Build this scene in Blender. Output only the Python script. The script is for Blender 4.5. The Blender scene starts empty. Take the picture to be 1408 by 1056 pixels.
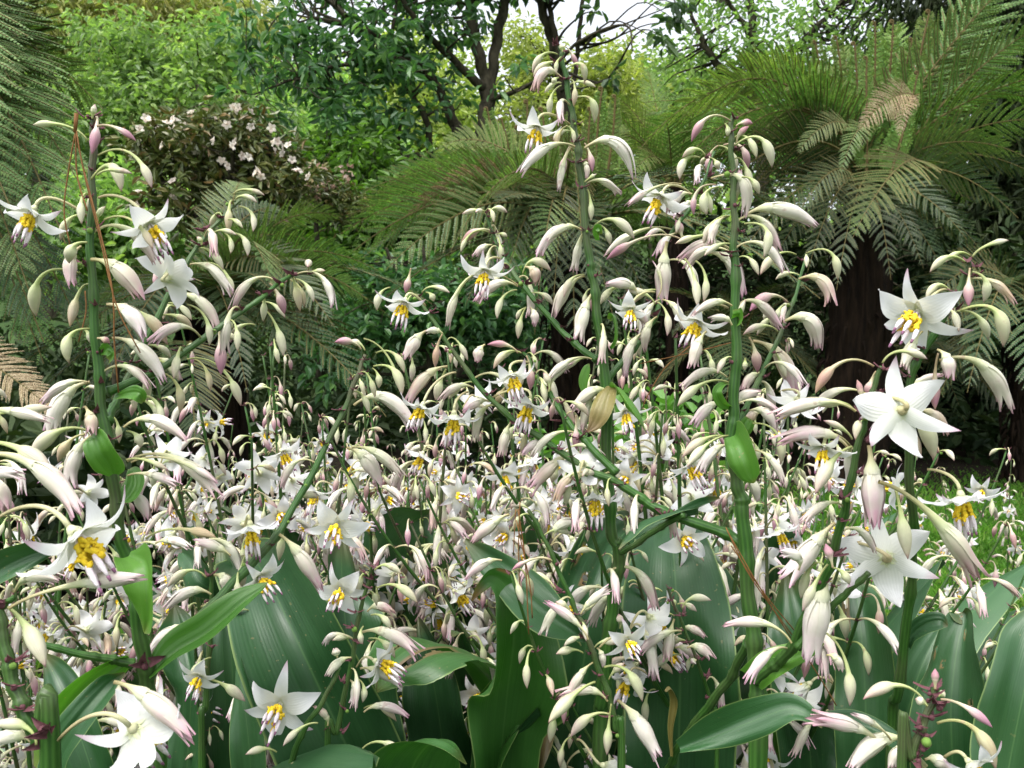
import bpy, math, random
import numpy as np
from mathutils import Vector
R_ = math.radians
scene = bpy.context.scene
COL = scene.collection
rng = random.Random(7)
npr = np.random.default_rng(11)

# ------------------------------------------------------------ camera, sky, sun, exposure
FPX, CX, CY = 1172.0, 704.0, 528.0        # focal length and centre in pixels of the 1408 x 1056 photograph
CAM = np.array([0.0, 0.0, 0.9])
PITCH = math.atan(48.0 / FPX)             # a little downwards
cd = bpy.data.cameras.new('camera'); cam = bpy.data.objects.new('camera', cd); COL.objects.link(cam)
cam.location = CAM; cam.rotation_euler = (R_(90) - PITCH, 0, 0)
cd.sensor_width = 36.0; cd.lens = 36.0 * FPX / 1408.0
cd.clip_start = 0.02; cd.clip_end = 400
cd.dof.use_dof = True; cd.dof.focus_distance = 0.62; cd.dof.aperture_fstop = 30
scene.camera = cam
SUN_EL, SUN_AZ = R_(66), R_(215)          # overcast: a wide, weak sun high up
w = bpy.data.worlds.new('World'); scene.world = w; w.use_nodes = True
nt = w.node_tree; nt.nodes.clear()
sky = nt.nodes.new('ShaderNodeTexSky'); sky.sky_type = 'NISHITA'; sky.sun_disc = False
sky.sun_elevation = SUN_EL; sky.sun_rotation = SUN_AZ
sky.air_density = 1.0; sky.dust_density = 4.0; sky.ozone_density = 1.0
hs = nt.nodes.new('ShaderNodeHueSaturation'); hs.inputs['Saturation'].default_value = 0.25
bg = nt.nodes.new('ShaderNodeBackground'); bg.inputs['Strength'].default_value = 0.15
wo = nt.nodes.new('ShaderNodeOutputWorld')
nt.links.new(sky.outputs[0], hs.inputs['Color']); nt.links.new(hs.outputs[0], bg.inputs['Color']); nt.links.new(bg.outputs[0], wo.inputs['Surface'])
sl = bpy.data.lights.new('sun', 'SUN'); sl.energy = 1.0; sl.angle = R_(40); sl.color = (1.0, 0.97, 0.92)
so = bpy.data.objects.new('sun', sl); COL.objects.link(so)
so.rotation_euler = (R_(90) - SUN_EL, 0, math.pi - SUN_AZ)
vs = scene.view_settings
vs.view_transform = 'Standard'; vs.look = 'None'; vs.gamma = 1.0; vs.use_curve_mapping = False
vs.exposure = 1.52
scene.cycles.max_bounces = 6; scene.cycles.transparent_max_bounces = 4
scene.cycles.sample_clamp_indirect = 8

# ------------------------------------------------------------ pixels and points
cp, sp = math.cos(PITCH), math.sin(PITCH)
FWD = np.array([0, cp, -sp]); UP = np.array([0, sp, cp]); RIGHT = np.array([1.0, 0, 0])
def P(px, py, d):
    return CAM + FWD * d + RIGHT * ((px - CX) / FPX * d) - UP * ((py - CY) / FPX * d)
def unit(v):
    v = np.asarray(v, float); n = np.linalg.norm(v)
    return v / n if n > 1e-12 else v
def cr(pts, n):
    """Catmull-Rom through pts (any dimension), n samples."""
    p = np.asarray(pts, float)
    if len(p) == 2: return p[0] + (p[1] - p[0]) * np.linspace(0, 1, n)[:, None]
    q = np.vstack([2 * p[0] - p[1], p, 2 * p[-1] - p[-2]])
    out = []
    for t in np.linspace(0, len(p) - 1 - 1e-9, n):
        i = int(t); f = t - i
        a, b, c, d = q[i], q[i + 1], q[i + 2], q[i + 3]
        out.append(0.5 * (2 * b + (c - a) * f + (2 * a - 5 * b + 4 * c - d) * f * f + (3 * b - a - 3 * c + d) * f ** 3))
    return np.array(out)
def bez(a, b, c, d, n):
    t = np.linspace(0, 1, n)[:, None]
    return a * (1 - t) ** 3 + 3 * b * t * (1 - t) ** 2 + 3 * c * t * t * (1 - t) + d * t ** 3
def tangents(p):
    t = np.gradient(p, axis=0)
    return t / (np.linalg.norm(t, axis=1)[:, None] + 1e-12)
def frames(p):
    t = tangents(p); n = len(p)
    a = np.cross(t[0], [0.13, 0.2, 0.97])
    if np.linalg.norm(a) < 1e-3: a = np.cross(t[0], [1, 0, 0])
    u = [unit(a)]
    for i in range(1, n):
        v = u[-1] - t[i] * np.dot(u[-1], t[i]); u.append(unit(v))
    u = np.array(u); return t, u, np.cross(t, u)

# ------------------------------------------------------------ mesh collector
class MB:
    def __init__(s): s.v = []; s.f = []; s.uv = []; s.m = []; s.n = 0; s.a = []
    def add(s, verts, faces, uvs, mat=0, attr=None):
        s.v.append(np.asarray(verts, float)); s.uv.append(np.asarray(uvs, float))
        s.a.append(np.zeros(len(verts)) if attr is None else np.asarray(attr, float))
        o = s.n; s.f += [tuple(i + o for i in f) for f in faces]; s.m += [mat] * len(faces); s.n += len(verts)
    def tube(s, p, r, sides=8, mat=0, v0=0.0, v1=1.0, cap=True):
        p = np.asarray(p, float); n = len(p); r = np.broadcast_to(np.asarray(r, float), (n,))
        t, u, w_ = frames(p); ang = np.linspace(0, 2 * math.pi, sides, endpoint=False)
        ring = (u[:, None, :] * np.cos(ang)[None, :, None] + w_[:, None, :] * np.sin(ang)[None, :, None]) * r[:, None, None] + p[:, None, :]
        vv = np.linspace(v0, v1, n) if np.isscalar(v0) else np.asarray(v0)
        uv = np.zeros((n, sides, 2)); uv[:, :, 0] = np.linspace(0, 1, sides, endpoint=False)[None]; uv[:, :, 1] = vv[:, None]
        fs = []
        for i in range(n - 1):
            for j in range(sides):
                k = (j + 1) % sides; fs.append((i * sides + j, i * sides + k, (i + 1) * sides + k, (i + 1) * sides + j))
        if cap: fs.append(tuple(range(sides))[::-1]); fs.append(tuple((n - 1) * sides + j for j in range(sides)))
        s.add(ring.reshape(-1, 3), fs, uv.reshape(-1, 2), mat)
    def strip(s, rows, uvs, mat=0, attr=None, skip=None):
        """rows: (n, m, 3) grid."""
        n, m = rows.shape[:2]
        fs = [(i * m + j, i * m + j + 1, (i + 1) * m + j + 1, (i + 1) * m + j) for i in range(n - 1) for j in range(m - 1) if skip is None or not skip(i / (n - 1), j / (m - 1))]
        s.add(rows.reshape(-1, 3), fs, uvs.reshape(-1, 2), mat, None if attr is None else attr.reshape(-1))
    def ball(s, c, r, mat=0, seg=7, v=0.5, sq=(1, 1, 1)):
        c = np.asarray(c); rows = []
        for i in range(seg):
            th = math.pi * i / (seg - 1)
            rows.append([(c[0] + r * sq[0] * math.sin(th) * math.cos(a), c[1] + r * sq[1] * math.sin(th) * math.sin(a), c[2] + r * sq[2] * math.cos(th)) for a in np.linspace(0, 2 * math.pi, seg + 1)])
        rows = np.array(rows); uv = np.zeros(rows.shape[:2] + (2,)); uv[..., 1] = v; s.strip(rows, uv, mat)
    def build(s, name, mats, parent=None, origin=(0, 0, 0), smooth=True):
        org = np.asarray(origin, float)
        v = np.vstack(s.v) - org; uv = np.vstack(s.uv); a = np.concatenate(s.a)
        me = bpy.data.meshes.new(name); me.from_pydata(v.tolist(), [], s.f)
        ly = me.uv_layers.new(name='UVMap')
        li = np.empty(len(me.loops), dtype=np.int32); me.loops.foreach_get('vertex_index', li)
        ly.data.foreach_set('uv', uv[li].astype(np.float32).ravel())
        if np.any(a): me.attributes.new('dry', 'FLOAT', 'POINT').data.foreach_set('value', a.astype(np.float32))
        for m in (mats if isinstance(mats, (list, tuple)) else [mats]): me.materials.append(m)
        me.polygons.foreach_set('material_index', np.array(s.m, dtype=np.int32))
        if smooth: me.polygons.foreach_set('use_smooth', np.ones(len(me.polygons), dtype=bool))
        me.update()
        o = bpy.data.objects.new(name, me); COL.objects.link(o)
        if parent is not None:
            o.parent = parent; o.location = org - np.array(parent_world(parent))
        else: o.location = org
        return o
def parent_world(p):
    l = np.zeros(3)
    while p is not None: l = l + np.array(p.location); p = p.parent
    return l
def thing(name, label, cat, loc, group=None):
    o = bpy.data.objects.new(name, None); COL.objects.link(o); o.location = loc; o.empty_display_size = 0.05
    return tag(o, label, cat, group)
def tag(o, label=None, cat=None, group=None, kind=None):
    if label: o['label'] = label
    if cat: o['category'] = cat
    if group: o['group'] = group
    if kind: o['kind'] = kind
    return o
def copy_tree(o, parent=None):
    c = o.copy(); COL.objects.link(c); c.parent = parent
    for ch in o.children: copy_tree(ch, c)
    return c

# ------------------------------------------------------------ materials
def mat(name):
    m = bpy.data.materials.new(name); m.use_nodes = True; t = m.node_tree; t.nodes.clear()
    return m, t, (lambda k: t.nodes.new(k)), t.links.new
def ramp(N, stops):
    r = N('ShaderNodeValToRGB'); e = r.color_ramp.elements
    while len(e) > 1: e.remove(e[-1])
    e[0].position = stops[0][0]; e[0].color = tuple(stops[0][1]) + (1,)
    for p_, c in stops[1:]:
        x = e.new(p_); x.color = tuple(c) + (1,)
    return r
def mixc(N, L, f, a, b, mode='MIX'):
    m = N('ShaderNodeMix'); m.data_type = 'RGBA'; m.blend_type = mode
    for s_, i in ((f, 0), (a, 6), (b, 7)):
        if hasattr(s_, 'is_linked') or hasattr(s_, 'links'): L(s_, m.inputs[i])
        elif i == 0: m.inputs[0].default_value = s_
        else: m.inputs[i].default_value = tuple(s_) + (1,)
    return m.outputs[2]
def mth(N, L, op, a, b=0.0, c=0.0):
    m = N('ShaderNodeMath'); m.operation = op
    for i, s_ in enumerate((a, b, c)):
        if hasattr(s_, 'links'): L(s_, m.inputs[i])
        else: m.inputs[i].default_value = s_
    return m.outputs[0]
def finish(N, L, col, rough, trans=0.0, tcol=None, bump=None, bstr=0.3, bdist=0.001, spec=0.5, coat=0.0, sheen=0.0):
    b = N('ShaderNodeBsdfPrincipled'); o = N('ShaderNodeOutputMaterial')
    if hasattr(col, 'links'): L(col, b.inputs['Base Color'])
    else: b.inputs['Base Color'].default_value = tuple(col) + (1,)
    if hasattr(rough, 'links'): L(rough, b.inputs['Roughness'])
    else: b.inputs['Roughness'].default_value = rough
    b.inputs['Specular IOR Level'].default_value = spec
    b.inputs['Coat Weight'].default_value = coat; b.inputs['Coat Roughness'].default_value = 0.25
    if bump is not None:
        bp = N('ShaderNodeBump'); bp.inputs['Strength'].default_value = bstr; bp.inputs['Distance'].default_value = bdist
        L(bump, bp.inputs['Height']); L(bp.outputs[0], b.inputs['Normal'])
    if trans > 0:
        tr = N('ShaderNodeBsdfTranslucent'); mx = N('ShaderNodeMixShader'); mx.inputs[0].default_value = trans
        tc = tcol if tcol is not None else col
        if hasattr(tc, 'links'): L(tc, tr.inputs[0])
        else: tr.inputs[0].default_value = tuple(tc) + (1,)
        L(b.outputs[0], mx.inputs[1]); L(tr.outputs[0], mx.inputs[2]); L(mx.outputs[0], o.inputs[0])
    else: L(b.outputs[0], o.inputs[0])
def leaf_mat(name, stops, rough=0.45, trans=0.3, tint=(1.0, 1.15, 0.5), spec=0.5, nscale=3.0, dead=None):
    m, t, N, L = mat(name)
    g = N('ShaderNodeNewGeometry'); r = ramp(N, stops); L(g.outputs['Random Per Island'], r.inputs[0])
    no = N('ShaderNodeTexNoise'); no.inputs['Scale'].default_value = nscale; no.inputs['Detail'].default_value = 3
    tc = N('ShaderNodeTexCoord'); L(tc.outputs['Object'], no.inputs['Vector'])
    k = ramp(N, [(0.3, (0.6, 0.65, 0.6)), (0.7, (1.3, 1.25, 1.15))]); L(no.outputs[0], k.inputs[0])
    c = mixc(N, L, 1.0, r.outputs[0], k.outputs[0], 'MULTIPLY')
    oi = N('ShaderNodeObjectInfo')
    h = N('ShaderNodeHueSaturation'); L(c, h.inputs['Color'])
    L(mth(N, L, 'MULTIPLY_ADD', oi.outputs['Random'], 0.35, 0.82), h.inputs['Value'])
    L(mth(N, L, 'MULTIPLY_ADD', oi.outputs['Random'], 0.03, 0.485), h.inputs['Hue'])
    c = h.outputs[0]
    tcx = mixc(N, L, 1.0, c, tint, 'MULTIPLY')
    tcx = mixc(N, L, 1.0, tcx, (1.6, 1.6, 1.6), 'MULTIPLY')
    finish(N, L, c, rough, trans, tcx, spec=spec)
    return m
def bud_mat(name, stops, pinkamt, pink=(0.40, 0.19, 0.26)):
    """v runs along the stalk and bud (0.5 = where the bud starts), u around it."""
    m, t, N, L = mat(name)
    uv = N('ShaderNodeUVMap'); sx = N('ShaderNodeSeparateXYZ'); L(uv.outputs[0], sx.inputs[0])
    r = ramp(N, stops); L(sx.outputs[1], r.inputs[0])
    oi = N('ShaderNodeObjectInfo')
    no = N('ShaderNodeTexNoise'); no.inputs['Scale'].default_value = 130; no.inputs['Detail'].default_value = 3
    tc = N('ShaderNodeTexCoord'); L(tc.outputs['Object'], no.inputs['Vector'])
    # blush: stronger towards the tip and along the midrib of each tepal
    seam = mth(N, L, 'ABSOLUTE', mth(N, L, 'SINE', mth(N, L, 'MULTIPLY', sx.outputs[0], 3 * math.pi)))
    vv = mth(N, L, 'MAXIMUM', mth(N, L, 'MULTIPLY_ADD', sx.outputs[1], 2.2, -1.15), 0.0)
    f = mth(N, L, 'MULTIPLY', vv, mth(N, L, 'MULTIPLY_ADD', seam, 0.5, 0.5))
    f = mth(N, L, 'MULTIPLY', f, mth(N, L, 'MULTIPLY_ADD', oi.outputs['Random'], 1.3 * pinkamt, 0.35 * pinkamt))
    f = mth(N, L, 'MULTIPLY', f, mth(N, L, 'MULTIPLY_ADD', no.outputs[0], 1.2, 0.4))
    c = mixc(N, L, mth(N, L, 'MINIMUM', f, 0.95), r.outputs[0], pink)
    k = ramp(N, [(0.35, (0.86, 0.88, 0.82)), (0.65, (1.04, 1.03, 1.04))]); L(no.outputs[0], k.inputs[0])
    c = mixc(N, L, 0.8, c, k.outputs[0], 'MULTIPLY')
    fr = mth(N, L, 'FRACT', mth(N, L, 'MULTIPLY', oi.outputs['Random'], 7.31))
    c = mixc(N, L, mth(N, L, 'MULTIPLY', fr, 0.42), c, mixc(N, L, 1.0, c, (0.80, 0.90, 0.56), 'MULTIPLY'))
    n4 = N('ShaderNodeTexNoise'); n4.inputs['Scale'].default_value = 45; n4.inputs['Detail'].default_value = 4; L(tc.outputs['Object'], n4.inputs['Vector'])
    wr = ramp(N, [(0.80, (0, 0, 0)), (0.96, (1, 1, 1))]); L(oi.outputs['Random'], wr.inputs[0])
    nr = ramp(N, [(0.42, (0, 0, 0)), (0.62, (1, 1, 1))]); L(n4.outputs[0], nr.inputs[0])
    c = mixc(N, L, mth(N, L, 'MULTIPLY', mth(N, L, 'MULTIPLY', wr.outputs[0], nr.outputs[0]), 0.75), c, (0.42, 0.31, 0.17))
    sr = ramp(N, [(0.66, (0, 0, 0)), (0.72, (1, 1, 1))]); L(no.outputs[0], sr.inputs[0])
    c = mixc(N, L, mth(N, L, 'MULTIPLY', sr.outputs[0], 0.5), c, (0.40, 0.26, 0.20))
    finish(N, L, c, 0.5, 0.16, c, bump=mth(N, L, 'MULTIPLY_ADD', seam, 1.0, no.outputs[0]), bstr=0.35, bdist=0.0004, spec=0.3)
    return m
WHT = (0.84, 0.83, 0.76)
M = {}
M['bud'] = bud_mat('bud_pale', [(0, (0.22, 0.23, 0.09)), (0.30, (0.42, 0.46, 0.20)), (0.5, (0.50, 0.56, 0.28)), (0.62, (0.57, 0.59, 0.40)), (0.8, (0.63, 0.62, 0.49)), (0.92, (0.62, 0.58, 0.46)), (0.97, (0.46, 0.34, 0.30)), (1, (0.24, 0.10, 0.13))], 0.42)
M['pink'] = bud_mat('bud_pink', [(0, (0.30, 0.20, 0.13)), (0.36, (0.55, 0.50, 0.34)), (0.5, (0.62, 0.55, 0.44)), (0.62, (0.58, 0.42, 0.42)), (0.85, (0.44, 0.24, 0.32)), (1, (0.32, 0.12, 0.22))], 1.1)
M['spent'] = bud_mat('spent_flower', [(0, (0.30, 0.24, 0.12)), (0.30, (0.56, 0.52, 0.32)), (0.5, (0.62, 0.63, 0.42)), (0.60, (0.71, 0.70, 0.60)), (0.93, (0.71, 0.67, 0.65)), (1, (0.50, 0.28, 0.40))], 0.68, (0.46, 0.24, 0.33))
def tepal_mat(name, tip):
    m, t, N, L = mat(name)
    uv = N('ShaderNodeUVMap'); sx = N('ShaderNodeSeparateXYZ'); L(uv.outputs[0], sx.inputs[0])
    r = ramp(N, [(0, (0.62, 0.66, 0.36)), (0.14, (0.68, 0.70, 0.63)), (0.75, (0.72, 0.72, 0.735)), (1, tip)]); L(sx.outputs[1], r.inputs[0])
    ve = mth(N, L, 'SINE', mth(N, L, 'MULTIPLY', sx.outputs[0], 58))
    no = N('ShaderNodeTexNoise'); no.inputs['Scale'].default_value = 160; tc = N('ShaderNodeTexCoord'); L(tc.outputs['Object'], no.inputs['Vector'])
    finish(N, L, r.outputs[0], 0.5, 0.42, r.outputs[0], bump=mth(N, L, 'MULTIPLY_ADD', no.outputs[0], 3.0, mth(N, L, 'MULTIPLY', ve, mth(N, L, 'MULTIPLY', no.outputs[0], 1.4))), bstr=0.3, bdist=0.00025, spec=0.3)
    return m
M['tep_in'] = tepal_mat('inner_tepal', (0.72, 0.71, 0.72)); M['tep_out'] = tepal_mat('outer_tepal', (0.52, 0.33, 0.42))
def fuzz(name, c1, c2, sc=900):
    m, t, N, L = mat(name)
    no = N('ShaderNodeTexNoise'); no.inputs['Scale'].default_value = sc; tc = N('ShaderNodeTexCoord'); L(tc.outputs['Object'], no.inputs['Vector'])
    c = mixc(N, L, no.outputs[0], c1, c2)
    finish(N, L, c, 0.7, 0.15, c, bump=no.outputs[0], bstr=0.8, bdist=0.0006, spec=0.2); return m
M['yellow'] = fuzz('yellow_filament', (0.80, 0.50, 0.015), (0.95, 0.74, 0.06))
M['fuzzwhite'] = fuzz('white_filament', (0.66, 0.54, 0.60), (0.86, 0.82, 0.83))
M['anther'] = fuzz('anther', (0.14, 0.05, 0.11), (0.32, 0.16, 0.24))
M['bract'] = fuzz('purple_bract', (0.05, 0.018, 0.024), (0.17, 0.07, 0.08), 350)
M['knob'] = fuzz('green_fruit', (0.10, 0.20, 0.035), (0.20, 0.32, 0.07), 300)
M['needle'] = fuzz('dry_needle', (0.10, 0.042, 0.014), (0.26, 0.125, 0.04), 200)
def stem_mat(name, c1, c2, purple):
    m, t, N, L = mat(name)
    uv = N('ShaderNodeUVMap'); sx = N('ShaderNodeSeparateXYZ'); L(uv.outputs[0], sx.inputs[0])
    tc = N('ShaderNodeTexCoord'); mp = N('ShaderNodeMapping'); mp.inputs['Scale'].default_value = (260, 260, 18); L(tc.outputs['Object'], mp.inputs['Vector'])
    no = N('ShaderNodeTexNoise'); no.inputs['Scale'].default_value = 1.0; no.inputs['Detail'].default_value = 4; L(mp.outputs[0], no.inputs['Vector'])
    st = mth(N, L, 'SINE', mth(N, L, 'MULTIPLY', sx.outputs[0], 2 * math.pi * 9))
    c = mixc(N, L, mth(N, L, 'MULTIPLY_ADD', st, 0.22, no.outputs[0]), c1, c2)
    n2 = N('ShaderNodeTexNoise'); n2.inputs['Scale'].default_value = 22; L(tc.outputs['Object'], n2.inputs['Vector'])
    pf = ramp(N, [(0.45, (0, 0, 0)), (0.75, (1, 1, 1))]); L(n2.outputs[0], pf.inputs[0])
    tipf = mth(N, L, 'MULTIPLY', pf.outputs[0], mth(N, L, 'MULTIPLY_ADD', sx.outputs[1], 0.5, 0.12))
    c = mixc(N, L, tipf, c, purple)
    finish(N, L, c, 0.42, 0, bump=mth(N, L, 'MULTIPLY_ADD', st, 0.5, no.outputs[0]), bstr=0.3, bdist=0.0005, spec=0.28); return m
M['stem'] = stem_mat('flower_stem_green', (0.012, 0.046, 0.007), (0.048, 0.128, 0.022), (0.13, 0.06, 0.07))
M['stem_pale'] = stem_mat('old_stem', (0.22, 0.20, 0.16), (0.42, 0.38, 0.33), (0.25, 0.15, 0.16))
def strap_mat(name, dark, light, dry=(0.22, 0.14, 0.065), rough=0.36, trans=0.10, vscale=34):
    m, t, N, L = mat(name)
    uv = N('ShaderNodeUVMap'); sx = N('ShaderNodeSeparateXYZ'); L(uv.outputs[0], sx.inputs[0])
    mp = N('ShaderNodeMapping'); mp.inputs['Scale'].default_value = (vscale, 1.2, 1); L(uv.outputs[0], mp.inputs['Vector'])
    no = N('ShaderNodeTexNoise'); no.inputs['Scale'].default_value = 1; no.inputs['Detail'].default_value = 5; L(mp.outputs[0], no.inputs['Vector'])
    tc = N('ShaderNodeTexCoord'); n2 = N('ShaderNodeTexNoise'); n2.inputs['Scale'].default_value = 14; n2.inputs['Detail'].default_value = 4; L(tc.outputs['Object'], n2.inputs['Vector'])
    oi = N('ShaderNodeObjectInfo')
    f = mth(N, L, 'MULTIPLY_ADD', no.outputs[0], 0.55, mth(N, L, 'MULTIPLY_ADD', n2.outputs[0], 1.3, -0.36))
    f = mth(N, L, 'ADD', f, mth(N, L, 'MULTIPLY_ADD', oi.outputs['Random'], 0.4, -0.28))
    ln_ = mth(N, L, 'SINE', mth(N, L, 'MULTIPLY_ADD', no.outputs[0], 3.0, mth(N, L, 'MULTIPLY', sx.outputs[0], 210)))
    f = mth(N, L, 'MULTIPLY_ADD', ln_, 0.035, f)
    c = mixc(N, L, f, dark, light)
    # pale margin and a pale midrib
    e = mth(N, L, 'ABSOLUTE', mth(N, L, 'MULTIPLY_ADD', sx.outputs[0], 2.0, -1.0))
    er = ramp(N, [(0.955, (0, 0, 0)), (0.985, (0.6, 0.6, 0.6))]); L(e, er.inputs[0])
    c = mixc(N, L, er.outputs[0], c, (0.22, 0.30, 0.10))
    mr = ramp(N, [(0.0, (0.35, 0.35, 0.35)), (0.03, (0, 0, 0))]); L(e, mr.inputs[0])
    c = mixc(N, L, mr.outputs[0], c, (0.10, 0.20, 0.07))
    # specks, scratches and dry edges
    vo = N('ShaderNodeTexNoise'); vo.inputs['Scale'].default_value = 330; vo.inputs['Detail'].default_value = 1; L(tc.outputs['Object'], vo.inputs['Vector'])
    sr = ramp(N, [(0.71, (0, 0, 0)), (0.78, (0.6, 0.6, 0.6))]); L(vo.outputs[0], sr.inputs[0])
    n3 = N('ShaderNodeTexNoise'); n3.inputs['Scale'].default_value = 9; L(tc.outputs['Object'], n3.inputs['Vector'])
    s3 = ramp(N, [(0.45, (0, 0, 0)), (0.6, (1, 1, 1))]); L(n3.outputs[0], s3.inputs[0])
    c = mixc(N, L, mth(N, L, 'MULTIPLY', sr.outputs[0], s3.outputs[0]), c, (0.26, 0.20, 0.09))
    at = N('ShaderNodeAttribute'); at.attribute_name = 'dry'
    df = mth(N, L, 'MINIMUM', mth(N, L, 'MULTIPLY', at.outputs['Fac'], mth(N, L, 'MULTIPLY_ADD', n2.outputs[0], 2.2, 0.0)), 1.0)
    c = mixc(N, L, df, c, dry)
    rr = mth(N, L, 'MULTIPLY_ADD', n2.outputs[0], 0.34, rough - 0.09)
    tc_ = mixc(N, L, 1.0, c, (1.5, 1.9, 0.7), 'MULTIPLY')
    finish(N, L, c, rr, trans, tc_, bump=mth(N, L, 'MULTIPLY_ADD', ln_, 0.08, mth(N, L, 'MULTIPLY_ADD', n2.outputs[0], 2.2, no.outputs[0])), bstr=0.22, bdist=0.0012, spec=0.45, coat=0.06); return m
M['strap'] = strap_mat('strap_leaf_dark', (0.008, 0.036, 0.010), (0.026, 0.092, 0.026))
M['strapblue'] = strap_mat('strap_leaf_bluish', (0.013, 0.054, 0.016), (0.044, 0.115, 0.040))
M['strapmid'] = strap_mat('strap_leaf_mid', (0.016, 0.070, 0.010), (0.050, 0.150, 0.026), (0.17, 0.10, 0.04), trans=0.15)
M['strapbright'] = strap_mat('stem_leaf_bright', (0.035, 0.12, 0.015), (0.10, 0.24, 0.03), trans=0.25)
M['strapbrown'] = strap_mat('stem_leaf_withered', (0.10, 0.085, 0.02), (0.20, 0.17, 0.045), (0.10, 0.05, 0.022), trans=0.06)
M['fern'] = leaf_mat('fern_green', [(0, (0.062, 0.135, 0.034)), (0.6, (0.10, 0.185, 0.052)), (1, (0.15, 0.235, 0.07))], 0.52, 0.30, spec=.3)
M['ferndark'] = leaf_mat('fern_dark', [(0, (0.018, 0.050, 0.016)), (1, (0.05, 0.098, 0.030))], 0.45, 0.22)  # naturally dark fronds, and shade under the crowns put into the colour
M['fernyellow'] = leaf_mat('fern_yellowish', [(0, (0.10, 0.185, 0.040)), (1, (0.205, 0.295, 0.08))], 0.5, 0.42, spec=.3)
M['ferndead'] = leaf_mat('fern_dead', [(0, (0.24, 0.16, 0.09)), (1, (0.48, 0.39, 0.26))], 0.6, 0.25, (1, .9, .7))
M['fernblue'] = leaf_mat('fern_bluegreen', [(0, (0.08, 0.15, 0.045)), (1, (0.16, 0.25, 0.085))], 0.45, 0.28)
M['rachis'] = fuzz('frond_stalk', (0.07, 0.05, 0.02), (0.17, 0.15, 0.05), 60)
M['crozier'] = fuzz('crozier_stalk', (0.05, 0.03, 0.012), (0.14, 0.11, 0.035), 60)
def bark(name, c1, c2, sc, stretch):
    m, t, N, L = mat(name)
    tc = N('ShaderNodeTexCoord'); mp = N('ShaderNodeMapping'); mp.inputs['Scale'].default_value = (sc, sc, sc / stretch); L(tc.outputs['Object'], mp.inputs['Vector'])
    no = N('ShaderNodeTexNoise'); no.inputs['Scale'].default_value = 1; no.inputs['Detail'].default_value = 8; no.inputs['Roughness'].default_value = 0.7; L(mp.outputs[0], no.inputs['Vector'])
    r = ramp(N, [(0.35, c1), (0.68, c2)]); L(no.outputs[0], r.inputs[0])
    finish(N, L, r.outputs[0], 0.85, 0, bump=no.outputs[0], bstr=1.0, bdist=0.03, spec=0.1); return m
M['bark'] = bark('tree_bark', (0.022, 0.020, 0.013), (0.085, 0.075, 0.050), 18, 3)
M['fernbark'] = bark('fern_trunk_fibre', (0.003, 0.002, 0.0014), (0.024, 0.015, 0.009), 30, 10)
M['log'] = bark('rotten_wood', (0.025, 0.012, 0.007), (0.11, 0.062, 0.034), 12, 1)
M['soil'] = bark('bed_soil', (0.008, 0.006, 0.004), (0.03, 0.022, 0.014), 22, 1)
M['lawn'] = bark('lawn_ground', (0.022, 0.055, 0.010), (0.065, 0.13, 0.022), 14, 1)
M['hill'] = bark('hillside', (0.02, 0.045, 0.014), (0.06, 0.10, 0.03), 0.8, 1)
M['grass'] = leaf_mat('grass_blade', [(0, (0.06, 0.16, 0.016)), (0.7, (0.11, 0.25, 0.028)), (1, (0.20, 0.28, 0.07))], 0.5, 0.38, nscale=1.5)

# ------------------------------------------------------------ the ground
def sheet(name, pts, m, z):
    b = MB(); b.add([(x, y, z) for x, y in pts], [tuple(range(len(pts)))], [(x, y) for x, y in pts]); o = b.build(name, m, smooth=False); return tag(o, kind='structure')
sheet('lawn', [(-150, -150), (150, -150), (150, 150), (-150, 150)], M['lawn'], 0.0)
def mound(name, cx, cy, rx, ry, h, m, seg=60, rings=14, z0=0.004):
    b = MB(); rows = []
    for i in range(rings + 1):
        q = i / rings
        rows.append([(cx + rx * q * math.cos(a) * (1 + .06 * math.sin(3 * a + 1)), cy + ry * q * math.sin(a) * (1 + .05 * math.cos(4 * a)), z0 + h * (1 - q * q) + 0.012 * math.sin(9 * a + 8 * q) * (1 - q) * min(1, h * 20)) for a in np.linspace(0, 2 * math.pi, seg + 1)])
    rows = np.array(rows); b.strip(rows, rows[..., :2].copy(), 0); return tag(b.build(name, m), kind='structure')
mound('garden_bed', 0.0, 1.75, 1.45, 1.65, 0.05, M['soil'])
mound('fern_bed', 1.5, 9.6, 9.0, 4.4, 0.10, M['soil'], z0=0.006)
b = MB(); rows = []
for i, yy in enumerate(np.linspace(14, 60, 24)):
    rows.append([(xx, yy, -0.3 + 9.5 * (1 - math.exp(-((yy - 14) / 16) ** 1.5)) * (1 - 0.012 * (xx + 12)) + 0.5 * math.sin(xx * .3) * min(1, (yy - 14) / 10)) for xx in np.linspace(-60, 60, 50)])
rows = np.array(rows); b.strip(rows, rows[..., :2].copy()); tag(b.build('hill', M['hill']), kind='structure')

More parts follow.
